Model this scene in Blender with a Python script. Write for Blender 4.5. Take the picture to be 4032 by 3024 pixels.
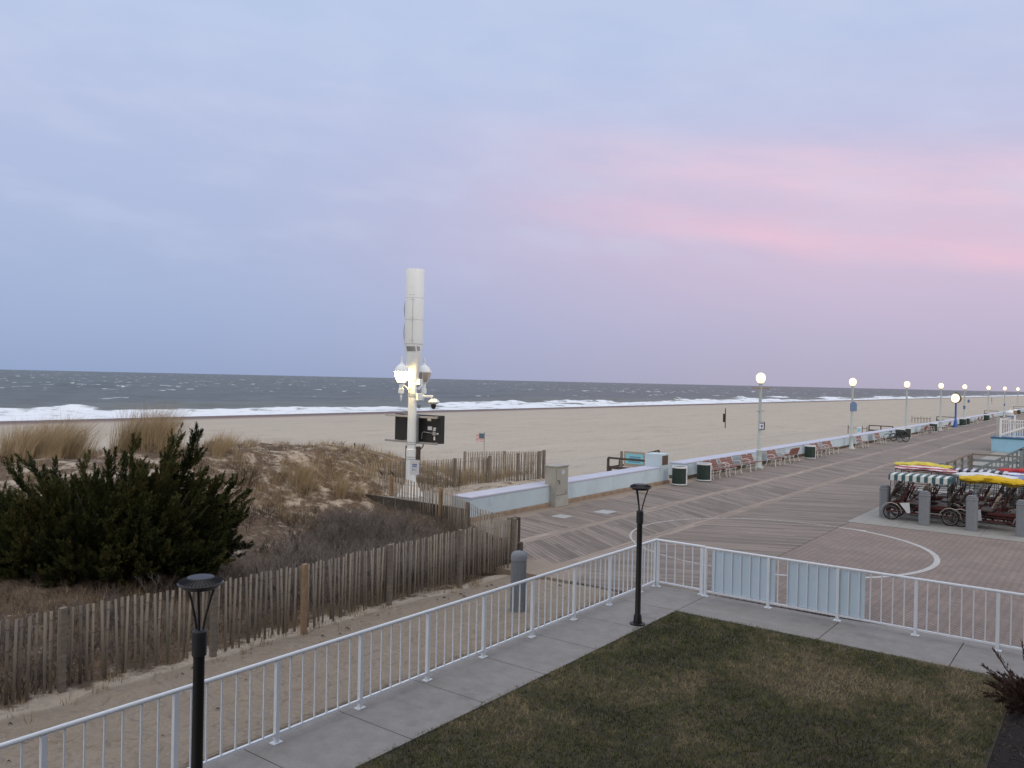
import bpy, math, random
import numpy as np
from mathutils import Vector, Matrix
random.seed(7); rng = np.random.default_rng(7)
for o in list(bpy.data.objects): bpy.data.objects.remove(o)
SC = bpy.context.scene; COL = SC.collection
R = math.radians
# ------------------------------------------------------------------ camera
# world: X across the boardwalk (inland +), Y along it, Z up, metres; boardwalk deck is z = 0
cam = bpy.data.cameras.new('camera'); camo = bpy.data.objects.new('camera', cam); COL.objects.link(camo)
cam.sensor_width = 36; cam.lens = 36*3200/4032; cam.clip_start = 0.1; cam.clip_end = 60000
HEAD, PITCH, ROLL = R(36.8), math.atan(15/3200), math.atan(0.0218)
fw = Vector((-math.sin(HEAD)*math.cos(PITCH), math.cos(HEAD)*math.cos(PITCH), -math.sin(PITCH)))
r0 = Vector((math.cos(HEAD), math.sin(HEAD), 0)); u0 = r0.cross(fw)
rr = math.cos(ROLL)*r0 + math.sin(ROLL)*u0; uu = -math.sin(ROLL)*r0 + math.cos(ROLL)*u0
camo.matrix_world = Matrix(((rr.x, uu.x, -fw.x, 0), (rr.y, uu.y, -fw.y, 0), (rr.z, uu.z, -fw.z, 4.65), (0, 0, 0, 1)))
SC.camera = camo
SC.render.engine = 'CYCLES'
SC.view_settings.view_transform = 'Standard'; SC.view_settings.look = 'None'
SC.view_settings.gamma = 1; SC.view_settings.exposure = 0.0
# ------------------------------------------------------------------ node helper
class NT:
    def __init__(s, nt): s.nt = nt; s.n = nt.nodes; s.l = nt.links
    def node(s, t, **k):
        n = s.n.new(t)
        for a, b in k.items(): setattr(n, a, b)
        return n
    def put(s, sock, v):
        if isinstance(v, bpy.types.NodeSocket): s.l.new(v, sock)
        elif v is not None:
            if isinstance(v, (tuple, list)) and len(v) == 3 and sock.type == 'RGBA': v = (*v, 1)
            sock.default_value = v
    def m(s, op, a, b=None, c=None):
        n = s.node('ShaderNodeMath', operation=op); s.put(n.inputs[0], a)
        if b is not None: s.put(n.inputs[1], b)
        if c is not None: s.put(n.inputs[2], c)
        return n.outputs[0]
    def vm(s, op, a, b=None):
        n = s.node('ShaderNodeVectorMath', operation=op); s.put(n.inputs[0], a)
        if b is not None: s.put(n.inputs[1], b)
        return n.outputs[0] if op not in ('DOT_PRODUCT', 'LENGTH') else n.outputs[1]
    def sep(s, v):
        n = s.node('ShaderNodeSeparateXYZ'); s.put(n.inputs[0], v); return n.outputs
    def comb(s, x, y, z=0.0):
        n = s.node('ShaderNodeCombineXYZ'); s.put(n.inputs[0], x); s.put(n.inputs[1], y); s.put(n.inputs[2], z); return n.outputs[0]
    def mix(s, f, a, b, mode='MIX'):
        n = s.node('ShaderNodeMix', data_type='RGBA', blend_type=mode)
        s.put(n.inputs[0], f); s.put(n.inputs[6], a); s.put(n.inputs[7], b); return n.outputs[2]
    def ss(s, v, a, b, x=0.0, y=1.0):
        n = s.node('ShaderNodeMapRange', interpolation_type='SMOOTHSTEP'); s.put(n.inputs[0], v)
        n.inputs[1].default_value = a; n.inputs[2].default_value = b; n.inputs[3].default_value = x; n.inputs[4].default_value = y
        return n.outputs[0]
    def noise(s, v, sc, det=3, rough=.55, col=False):
        n = s.node('ShaderNodeTexNoise'); s.put(n.inputs['Vector'], v); n.inputs['Scale'].default_value = sc
        n.inputs['Detail'].default_value = det; n.inputs['Roughness'].default_value = rough
        return n.outputs['Color' if col else 'Fac']
    def ramp(s, f, stops):
        n = s.node('ShaderNodeValToRGB'); s.put(n.inputs[0], f); cr = n.color_ramp
        while len(cr.elements) < len(stops): cr.elements.new(0.5)
        for e, (p, c) in zip(cr.elements, stops): e.position = p; e.color = (*c, 1)
        return n.outputs[0]
# ------------------------------------------------------------------ world: twilight sky
W = bpy.data.worlds.new('World'); SC.world = W; W.use_nodes = True
w = NT(W.node_tree); w.n.clear()
d = w.node('ShaderNodeTexCoord').outputs['Generated']
dx, dy, dz = w.sep(d)
fwd = w.m('ADD', w.m('MULTIPLY', dx, -math.sin(HEAD)), w.m('MULTIPLY', dy, math.cos(HEAD)))
rgt = w.m('ADD', w.m('MULTIPLY', dx, math.cos(HEAD)), w.m('MULTIPLY', dy, math.sin(HEAD)))
az = w.m('MULTIPLY', w.m('ARCTAN2', rgt, fwd), 180/math.pi)           # degrees right of the view
el = w.m('MULTIPLY', w.m('ARCSINE', dz), 180/math.pi)
eln = w.m('DIVIDE', el, 30.0)
def s2(*c): return tuple((v/255/12.92 if v < 11 else ((v/255+.055)/1.055)**2.4) for v in c)
left = w.ramp(eln, [(0.0, s2(147, 166, 202)), (.10, s2(154, 173, 211)), (.30, s2(169, 183, 218)), (.55, s2(181, 192, 225)), (.75, s2(186, 201, 231)), (1.0, s2(179, 198, 231))])
right = w.ramp(eln, [(0.0, s2(178, 172, 194)), (.10, s2(184, 177, 204)), (.30, s2(198, 184, 212)), (.55, s2(192, 196, 226)), (.75, s2(186, 199, 230)), (1.0, s2(200, 207, 233))])
base = w.mix(w.ss(az, -30, 30), left, right)
sv = w.comb(w.m('DIVIDE', az, 22.0), w.m('DIVIDE', w.m('ADD', el, w.m('MULTIPLY', az, .10)), 5.0), 0.3)
n1 = w.noise(sv, 1.3, 5, .5)
nz = w.m('MULTIPLY', w.m('SUBTRACT', n1, .5), 3.4)
n2 = w.noise(w.comb(w.m('DIVIDE', az, 14.0), w.m('DIVIDE', w.m('ADD', el, w.m('MULTIPLY', az, .12)), 2.2), 4.1), 1.5, 6, .58)
def band(c0, slope, up_, dn):      # soft streak: centre elevation at az 20, tilt, half widths above and below
    q = w.m('ADD', w.m('ADD', el, -c0), w.m('ADD', w.m('MULTIPLY', w.m('SUBTRACT', az, 20), slope), nz))
    return w.m('MULTIPLY', w.ss(q, -dn, 0.0), w.ss(q, up_, 0.0))
lowb = w.m('MULTIPLY', band(9.9, .125, 2.4, 2.0), w.ss(az, -6, 16))
uppb = w.m('MULTIPLY', band(13.6, .12, 3.6, 3.0), w.ss(az, -8, 20))
wide = w.m('MULTIPLY', band(10.5, .08, 8.0, 9.0), w.ss(az, -18, 24))
wisp = w.ss(n2, .30, .72)
behind = w.ss(w.m('ABSOLUTE', az), 60, 120)
keep = w.m('SUBTRACT', 1.0, behind)
c = w.mix(w.m('MULTIPLY', w.m('MULTIPLY', wide, .60), keep), base, s2(214, 193, 215))
c = w.mix(w.m('MULTIPLY', w.m('MULTIPLY', uppb, w.m('ADD', .42, w.m('MULTIPLY', wisp, .38))), keep), c, s2(232, 202, 220))
c = w.mix(w.m('MULTIPLY', w.m('MULTIPLY', lowb, w.m('ADD', .34, w.m('MULTIPLY', wisp, .36))), keep), c, s2(238, 196, 214))
tw = w.noise(w.comb(w.m('DIVIDE', az, 10.0), w.m('DIVIDE', w.m('ADD', el, w.m('MULTIPLY', az, .06)), 3.4), 1.7), 1.5, 4, .5)
c = w.mix(w.m('MULTIPLY', w.ss(tw, .44, .74), w.m('MULTIPLY', w.ss(el, 3, 12), .26)), c, s2(203, 210, 234))
c = w.mix(w.m('MULTIPLY', w.ss(tw, .50, .28), w.m('MULTIPLY', w.ss(el, 8, 16), .14)), c, s2(166, 184, 222))
# bright after-sunset side of the sky, behind the hotel
c = w.mix(behind, c, w.ramp(w.m('DIVIDE', el, 70.0), [(0, (1.25, 1.05, .88)), (.25, (1.20, 1.08, 1.02)), (.6, (1.10, 1.08, 1.12)), (1, (1.10, 1.08, 1.14))]))
c = w.mix(w.ss(el, 30, 60), c, (1.10, 1.08, 1.14))
c = w.mix(w.ss(el, 0.0, -2.0), c, (.10, .10, .11))
sky = w.node('ShaderNodeTexSky', sky_type='NISHITA', sun_disc=False)
sky.sun_elevation = R(3); sky.sun_rotation = R(90)
bg1 = w.node('ShaderNodeBackground'); w.put(bg1.inputs[0], c); bg1.inputs[1].default_value = 1.0
bg2 = w.node('ShaderNodeBackground'); w.put(bg2.inputs[0], sky.outputs[0]); bg2.inputs[1].default_value = .01
ad = w.node('ShaderNodeAddShader'); w.l.new(bg1.outputs[0], ad.inputs[0]); w.l.new(bg2.outputs[0], ad.inputs[1])
out = w.node('ShaderNodeOutputWorld'); w.l.new(ad.outputs[0], out.inputs[0])
sun = bpy.data.lights.new('sun', 'SUN'); sun.energy = .4; sun.angle = R(18); sun.color = (1, .86, .78)
suno = bpy.data.objects.new('sun', sun); COL.objects.link(suno)
suno.rotation_euler = Vector((-.93, .28, -.42)).to_track_quat('-Z', 'Y').to_euler()
# ------------------------------------------------------------------ materials
MATS = {}
def mat(name, col, rough=.6, metal=0.0, var=.0, vs=3.0, bump=0.0, bs=40.0, emit=None, es=0.0, alt=None, alts=2.0, altr=(.5, .62), spec=.4, stretch=None):
    m = bpy.data.materials.new(name); m.use_nodes = True; MATS[name] = m
    t = NT(m.node_tree); b = m.node_tree.nodes['Principled BSDF']
    co = t.node('ShaderNodeTexCoord').outputs['Object']
    if stretch: co = t.vm('MULTIPLY', co, stretch)
    c = col
    if alt is not None: c = t.mix(t.ss(t.noise(co, alts, 5, .6), *altr), col, alt)
    if var: c = t.mix(1.0, c, t.ramp(t.noise(co, vs, 5, .65), [(.25, (1-var,)*3), (.75, (1+var*.6,)*3)]), 'MULTIPLY')
    t.put(b.inputs['Base Color'], c)
    b.inputs['Roughness'].default_value = rough; b.inputs['Metallic'].default_value = metal
    b.inputs['Specular IOR Level'].default_value = spec
    if bump:
        bn = t.node('ShaderNodeBump'); bn.inputs['Strength'].default_value = bump; bn.inputs['Distance'].default_value = .02
        t.put(bn.inputs['Height'], t.noise(co, bs, 4)); t.l.new(bn.outputs[0], b.inputs['Normal'])
    if emit: t.put(b.inputs['Emission Color'], emit); b.inputs['Emission Strength'].default_value = es
    return m
def leafmat(name, cols, rough=.8):
    """foliage: each blade picks its own tone from the per-face attribute 'tone'"""
    m = bpy.data.materials.new(name); m.use_nodes = True; MATS[name] = m
    t = NT(m.node_tree); b = m.node_tree.nodes['Principled BSDF']
    a = t.node('ShaderNodeAttribute', attribute_name='tone')
    k = len(cols)
    t.put(b.inputs['Base Color'], t.ramp(a.outputs['Fac'], [(i/(k-1), c) for i, c in enumerate(cols)]))
    b.inputs['Roughness'].default_value = rough; b.inputs['Specular IOR Level'].default_value = .2
    return m
white = mat('white_paint', (.72, .75, .77), .45, var=.10, vs=1.5)
railm = mat('railing_paint', (.72, .79, .86), .4, alt=(.16, .07, .04), alts=5.0, altr=(.735, .76), var=.06, vs=2)
panelm = mat('panel_plastic', (.53, .67, .80), .5, var=.05, vs=2)
wallm = mat('sea_wall_paint', (.48, .60, .67), .75, var=.10, vs=.9, bump=.12, bs=60, alt=(.41, .51, .57), alts=.8, altr=(.55, .72))
capm = mat('sea_wall_cap', (.46, .50, .62), .7, var=.10, vs=1.2, bump=.1)
curbm = mat('sandy_curb', (.30, .23, .17), .9, var=.45, vs=3, bump=.5, bs=20)
blackm = mat('black_metal', (.012, .013, .015), .42, var=.2, vs=4)
blackd = mat('dark_shell', (.018, .02, .022), .5)
concm = None
woodg = mat('grey_wood', (.21, .185, .155), .85, var=.4, vs=6, bump=.3, stretch=(1, 1, 4))
woodd = mat('dark_wood', (.085, .072, .06), .9, var=.45, vs=5, bump=.4)
woodn = mat('tan_wood', (.30, .21, .13), .85, var=.4, vs=5, bump=.4)
stairm = mat('painted_stair_wood', (.19, .225, .24), .75, var=.25, vs=3)
redwood = mat('bench_slats', (.22, .10, .078), .7, var=.35, vs=8)
ironm = mat('white_iron', (.66, .68, .68), .5, var=.08)
greenm = mat('green_slats', (.022, .045, .038), .5, var=.3, vs=9)
bolm = mat('bollard_grey', (.21, .235, .265), .8, var=.12, vs=6, bump=.4, bs=60)
cabm = mat('cabinet_paint', (.34, .35, .32), .55, var=.12, vs=2, alt=(.26, .27, .25), alts=1.3)
cabbase = mat('cabinet_base', (.37, .38, .36), .8, var=.2, vs=4)
steel = mat('galvanised_steel', (.42, .44, .46), .4, .6, var=.15, vs=5)
polem = mat('tower_paint', (.78, .85, .88), .42, var=.06, vs=1.5)
lampp = mat('lamp_pole_paint', (.46, .53, .53), .5, var=.12, vs=2, alt=(.34, .26, .14), alts=1.2, altr=(.62, .78))
bluem = mat('blue_paint', (.03, .10, .36), .45, var=.1)
glow = mat('lit_globe', (1, .8, .5), .4, emit=(1, .64, .30), es=2.3)
glowt = mat('tower_globe', (1, .8, .5), .4, emit=(1, .66, .20), es=85.0)
clockf = mat('lit_clock_face', (1, .95, .75), .4, emit=(1, .90, .62), es=.95)
glassm = mat('lamp_glass', (.36, .33, .30), .25, var=.1)
clearg = mat('unlit_globe', (.60, .64, .68), .2)
signb = mat('blue_sign', (.14, .24, .40), .5, var=.15, vs=6)
signd = mat('sign_blue_dark', (.06, .13, .27), .5)
signw = mat('sign_white', (.60, .64, .74), .5)
signy = mat('sign_yellow', (.62, .55, .22), .5)
ink = mat('sign_ink', (.03, .05, .09), .5)
cyan = mat('sign_cyan', (.22, .55, .66), .5)
tan = mat('sign_tan', (.36, .31, .26), .7)
yelg = mat('sign_pale_green', (.45, .52, .36), .6)
plaque = mat('bronze_plaque', (.10, .062, .045), .55, var=.3, vs=14)
tyre = mat('tyre_rubber', (.012, .012, .012), .8)
rimm = mat('wheel_rim', (.26, .26, .26), .4, .5)
redf = mat('red_frame', (.085, .012, .012), .5, var=.3, vs=5)
seatm = mat('seat_vinyl', (.10, .085, .07), .5, var=.4, vs=6)
seatt = mat('seat_tan', (.34, .30, .25), .6, var=.2)
whitep = mat('white_plastic', (.62, .66, .70), .4)
fend = mat('fender_steel', (.36, .34, .31), .4, .5)
padsteel = mat('hatch_plate', (.36, .38, .38), .5, var=.15, vs=4)
yel1 = mat('yellow_canvas', (.62, .42, .010), .7, var=.25, vs=4)
yel2 = mat('pale_yellow_canvas', (.60, .52, .07), .7, var=.25, vs=4)
redc = mat('red_canvas', (.42, .035, .04), .7, var=.3, vs=4)
whc = mat('white_canvas', (.62, .66, .70), .7, var=.15, vs=4)
bluc = mat('blue_canvas', (.25, .33, .55), .7, var=.2, vs=4)
def stripemat(name, a, b, width, axis=0, duty=.5):
    m = bpy.data.materials.new(name); m.use_nodes = True
    t = NT(m.node_tree); bs = m.node_tree.nodes['Principled BSDF']
    co = t.sep(t.node('ShaderNodeTexCoord').outputs['Object'])[axis]
    f = t.m('FRACT', t.m('DIVIDE', t.m('ADD', co, 50.0), width))
    t.put(bs.inputs['Base Color'], t.mix(t.m('GREATER_THAN', f, duty), a, b)); bs.inputs['Roughness'].default_value = .75
    return m
gst = stripemat('green_white_stripes', (.035, .10, .12), (.55, .60, .58), .24)
bst = stripemat('black_white_stripes', (.03, .035, .05), (.50, .53, .60), .26, duty=.55)
rst = stripemat('red_white_stripes', (.30, .03, .06), (.70, .60, .66), .085, 2, .42)
bws = stripemat('blue_white_stripes', (.10, .14, .36), (.66, .66, .74), .10, 2, .4)
bluebox = mat('light_blue_wall', (.27, .50, .66), .7, var=.10, vs=1.5)
navy = mat('navy_trim', (.035, .12, .22), .6)
pickm = leafmat('picket_wood', [(.19, .172, .148), (.285, .25, .205), (.35, .305, .24), (.23, .205, .178)])
wirem = mat('fence_wire', (.10, .09, .085), .6, .5)
# ---- ground materials
def sandmat():
    m = bpy.data.materials.new('sand'); m.use_nodes = True; t = NT(m.node_tree); b = m.node_tree.nodes['Principled BSDF']
    co = t.node('ShaderNodeTexCoord').outputs['Object']; x, y, z = t.sep(co)
    veg = t.node('ShaderNodeAttribute', attribute_name='veg').outputs['Fac']
    beach = t.mix(t.noise(t.vm('MULTIPLY', co, (.25, .06, 1)), 1.0, 5, .6), (.385, .358, .305), (.475, .438, .378))
    beach = t.mix(t.m('MULTIPLY', t.ss(t.noise(t.vm('MULTIPLY', co, (.5, .12, 1)), 1.0, 6, .7), .52, .66), .45), beach, (.30, .265, .23))
    beach = t.mix(t.m('MULTIPLY', t.ss(t.noise(t.vm('MULTIPLY', co, (1.0, .7, 1)), .9, 5, .7), .55, .70), .35), beach, (.27, .24, .21))
    beach = t.mix(t.ss(x, -117, -126), beach, (.30, .25, .23))
    beach = t.mix(t.ss(t.m('ADD', x, t.m('MULTIPLY', t.noise(co, .08, 3), 8)), -122, -126), beach, (.17, .145, .145))
    path = t.mix(t.noise(co, 2.0, 6, .65), (.215, .182, .145), (.33, .285, .232))
    path = t.mix(t.ss(t.noise(co, 9.0, 4, .7), .66, .74), path, (.16, .125, .10))
    c = t.mix(t.m('MAXIMUM', t.ss(x, -24, -34), t.m('MULTIPLY', t.ss(y, 27, 31), t.ss(x, -17, -17.5))), path, beach)
    lit = t.mix(t.noise(co, 7.0, 5, .7), (.060, .045, .034), (.19, .14, .10))
    lit = t.mix(t.ss(t.noise(co, 1.3, 4, .6), .45, .62), lit, (.10, .075, .055))
    mask = t.m('MULTIPLY', veg, 1.0)
    mm = t.ss(t.m('ADD', t.m('MULTIPLY', t.m('SUBTRACT', t.noise(co, 1.6, 7, .72), .5), 2.6), mask), .35, .75)
    sanddune = t.mix(t.noise(co, 3.0, 5), (.34, .295, .24), (.48, .43, .36))
    c = t.mix(t.ss(veg, .02, .15), c, sanddune)
    c = t.mix(mm, c, lit)
    sp = t.ss(t.noise(co, 45, 2, .5), .70, .74)
    c = t.mix(t.m('MULTIPLY', sp, t.ss(x, -30, -24)), c, (.55, .52, .48))
    t.put(b.inputs['Base Color'], c); b.inputs['Roughness'].default_value = .95; b.inputs['Specular IOR Level'].default_value = .15
    h = t.m('ADD', t.m('MULTIPLY', t.ss(t.noise(co, 3.6, 2, .5), .30, .70), .7), t.m('MULTIPLY', t.noise(co, 14, 4, .6), .25))
    bn = t.node('ShaderNodeBump'); bn.inputs['Strength'].default_value = .8; bn.inputs['Distance'].default_value = .12
    t.put(bn.inputs['Height'], h); t.l.new(bn.outputs[0], b.inputs['Normal'])
    return m
def concretemat(name, c1, c2, seamx=None, seamy=None, stain=.3):
    m = bpy.data.materials.new(name); m.use_nodes = True; t = NT(m.node_tree); b = m.node_tree.nodes['Principled BSDF']
    co = t.node('ShaderNodeTexCoord').outputs['Object']
    c = t.mix(t.noise(co, 1.1, 6, .65), c1, c2)
    c = t.mix(1.0, c, t.ramp(t.noise(co, 60, 3), [(.3, (.86,)*3), (.7, (1.08,)*3)]), 'MULTIPLY')
    c = t.mix(1.0, c, t.ramp(t.noise(co, 3.5, 8, .72), [(.32, (.84, .83, .80)), (.62, (1.06,)*3)]), 'MULTIPLY')
    c = t.mix(t.m('MULTIPLY', t.ss(t.noise(co, 24, 3, .6), .70, .76), .5), c, (.12, .11, .10))
    c = t.mix(t.m('MULTIPLY', t.ss(t.noise(co, .7, 5, .7), .55, .72), stain), c, tuple(v*.55 for v in c1))
    t.put(b.inputs['Base Color'], c); b.inputs['Roughness'].default_value = .85
    bn = t.node('ShaderNodeBump'); bn.inputs['Strength'].default_value = .25; bn.inputs['Distance'].default_value = .01
    t.put(bn.inputs['Height'], t.noise(co, 50, 3)); t.l.new(bn.outputs[0], b.inputs['Normal'])
    return m
def deckmat():
    m = bpy.data.materials.new('boardwalk_planks'); m.use_nodes = True; t = NT(m.node_tree); b = m.node_tree.nodes['Principled BSDF']
    co = t.node('ShaderNodeTexCoord').outputs['Object']; x, y, z = t.sep(co)
    wob = t.m('MULTIPLY', t.m('SUBTRACT', t.noise(co, .5, 2), .5), .03)
    def zone(ang, pw, tone):
        s, c = math.sin(ang), math.cos(ang)
        dd = t.m('ADD', t.m('ADD', t.m('MULTIPLY', x, -s), t.m('MULTIPLY', y, c)), wob)
        al = t.m('ADD', t.m('MULTIPLY', x, c), t.m('MULTIPLY', y, s))
        q = t.m('DIVIDE', t.m('ADD', dd, 500.0), pw); i = t.m('FLOOR', q); f = t.m('FRACT', q)
        gap = t.m('LESS_THAN', t.m('ABSOLUTE', t.m('SUBTRACT', f, .5)), .455)
        wn = t.node('ShaderNodeTexWhiteNoise', noise_dimensions='2D')
        seg = t.m('FLOOR', t.m('DIVIDE', t.m('ADD', al, t.m('MULTIPLY', i, 1.37)), 3.6))
        t.put(wn.inputs['Vector'], t.comb(i, seg))
        gr = t.noise(t.comb(t.m('MULTIPLY', al, .9), t.m('MULTIPLY', dd, 9.0)), 1.0, 5, .65)
        br = t.noise(t.comb(t.m('MULTIPLY', al, .22), t.m('MULTIPLY', dd, 1.6)), 1.0, 4, .6)
        v = t.m('ADD', t.m('MULTIPLY', wn.outputs[0], .46), t.m('ADD', t.m('MULTIPLY', gr, .75), t.m('MULTIPLY', t.m('SUBTRACT', br, .5), .9)))
        col = t.mix(t.ss(v, .15, 1.15), tuple(.64*k for k in tone), tuple(1.36*k for k in tone))
        col = t.mix(gap, (.040, .034, .030), col)
        return col, gap
    base = (.225, .198, .178)
    cA, gA = zone(R(-19), .14, base); cB, gB = zone(R(-36), .14, base); cC, gC = zone(R(26), .14, (.225, .198, .176))
    cS, gS = zone(R(90), .10, (.305, .265, .228))
    isC = t.m('GREATER_THAN', x, -11.2); isA = t.m('LESS_THAN', x, -13.7)
    c = t.mix(isC, cB, cC); c = t.mix(isA, c, cA)
    e1 = t.m('LESS_THAN', t.m('ABSOLUTE', t.m('ADD', x, 11.2)), .21); e2 = t.m('LESS_THAN', t.m('ABSOLUTE', t.m('ADD', x, 13.75)), .21)
    st = t.m('MAXIMUM', e1, e2); c = t.mix(st, c, cS)
    # sand blown over the planks near the wall, the stripes and the beach path
    sn = t.noise(t.vm('MULTIPLY', co, (1, .45, 1)), 1.1, 7, .7)
    k1 = t.ss(x, -15.4, -16.9); k2 = t.m('MULTIPLY', t.ss(y, 18.8, 16.0), t.ss(x, -9, -11.5))
    k = t.m('MAXIMUM', t.m('MULTIPLY', k1, .9), t.m('MAXIMUM', k2, t.m('MULTIPLY', st, .35)))
    sm = t.ss(t.m('ADD', sn, t.m('MULTIPLY', k, .55)), .72, .86)
    c = t.mix(t.m('MULTIPLY', sm, .85), c, (.30, .25, .20))
    c = t.mix(t.m('MULTIPLY', t.ss(t.noise(co, .16, 4, .6), .5, .68), .22), c, (.26, .22, .19))
    t.put(b.inputs['Base Color'], c); b.inputs['Roughness'].default_value = .8; b.inputs['Specular IOR Level'].default_value = .25
    g = t.mix(isC, gB, gC); g = t.mix(isA, g, gA); g = t.mix(st, g, gS)
    bn = t.node('ShaderNodeBump'); bn.inputs['Strength'].default_value = .5; bn.inputs['Distance'].default_value = .012
    t.put(bn.inputs['Height'], g); t.l.new(bn.outputs[0], b.inputs['Normal'])
    return m
def brickmat():
    m = bpy.data.materials.new('brick_paving'); m.use_nodes = True; t = NT(m.node_tree); b = m.node_tree.nodes['Principled BSDF']
    co = t.node('ShaderNodeTexCoord').outputs['Object']
    mp = t.node('ShaderNodeMapping'); mp.inputs['Rotation'].default_value = (0, 0, R(45)); t.l.new(co, mp.inputs[0])
    br = t.node('ShaderNodeTexBrick'); t.l.new(mp.outputs[0], br.inputs['Vector']); br.inputs['Scale'].default_value = 1
    br.inputs['Brick Width'].default_value = .23; br.inputs['Row Height'].default_value = .115; br.inputs['Mortar Size'].default_value = .010
    br.inputs['Color1'].default_value = (.268, .212, .188, 1); br.inputs['Color2'].default_value = (.215, .182, .166, 1)
    br.inputs['Mortar'].default_value = (.10, .085, .075, 1); br.inputs['Bias'].default_value = -.1
    c = t.mix(1.0, br.outputs[0], t.ramp(t.noise(co, .9, 6, .7), [(.25, (.76,)*3), (.75, (1.2,)*3)]), 'MULTIPLY')
    c = t.mix(t.m('MULTIPLY', t.ss(t.noise(co, .35, 5, .7), .5, .68), .35), c, (.20, .175, .155))
    t.put(b.inputs['Base Color'], c); b.inputs['Roughness'].default_value = .85
    bn = t.node('ShaderNodeBump'); bn.inputs['Strength'].default_value = .5; bn.inputs['Distance'].default_value = .01; bn.invert = True
    t.put(bn.inputs['Height'], br.outputs['Fac']); t.l.new(bn.outputs[0], b.inputs['Normal'])
    return m
def paintmat(name, edge):
    m = bpy.data.materials.new(name); m.use_nodes = True; t = NT(m.node_tree); b = m.node_tree.nodes['Principled BSDF']
    co = t.node('ShaderNodeTexCoord').outputs['Object']
    c = t.mix(t.ss(t.noise(co, 9, 6, .7), edge, edge+.1), (.44, .455, .45), (.20, .18, .165))
    t.put(b.inputs['Base Color'], c); b.inputs['Roughness'].default_value = .7
    return m
sandm = sandmat(); concm = concretemat('walkway_concrete', (.225, .222, .220), (.30, .295, .29), stain=.5); padm = concretemat('pad_concrete', (.26, .265, .255), (.33, .335, .32), stain=.4)
deckm = deckmat(); brickm = brickmat(); paint1 = paintmat('line_paint', .56); paint2 = paintmat('worn_line_paint', .50)
soilm = mat('lawn_soil', (.065, .056, .036), .95, var=.5, vs=4, alt=(.085, .066, .045), alts=1.2)
mulchm = mat('mulch', (.022, .017, .016), .95, var=.6, vs=20, bump=1.0, bs=35)
grassm = leafmat('lawn_blades', [(.034, .050, .014), (.092, .112, .034), (.17, .165, .070), (.35, .29, .175)])
dunem = leafmat('dune_blades', [(.22, .175, .11), (.36, .285, .175), (.48, .39, .25), (.31, .235, .16)])
twigm = leafmat('bare_twigs', [(.075, .066, .064), (.145, .128, .122), (.22, .195, .18), (.30, .265, .235)])
darktw = leafmat('dark_twigs', [(.055, .044, .037), (.115, .088, .068), (.21, .165, .12)])
junim = leafmat('juniper_sprays', [(.013, .020, .007), (.036, .048, .015), (.080, .090, .026), (.14, .105, .045)])
redl = leafmat('red_leaves', [(.028, .016, .014), (.060, .030, .026), (.11, .065, .05)])
barkm = mat('bark', (.07, .05, .04), .9, var=.4, vs=12, bump=.6)
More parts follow.
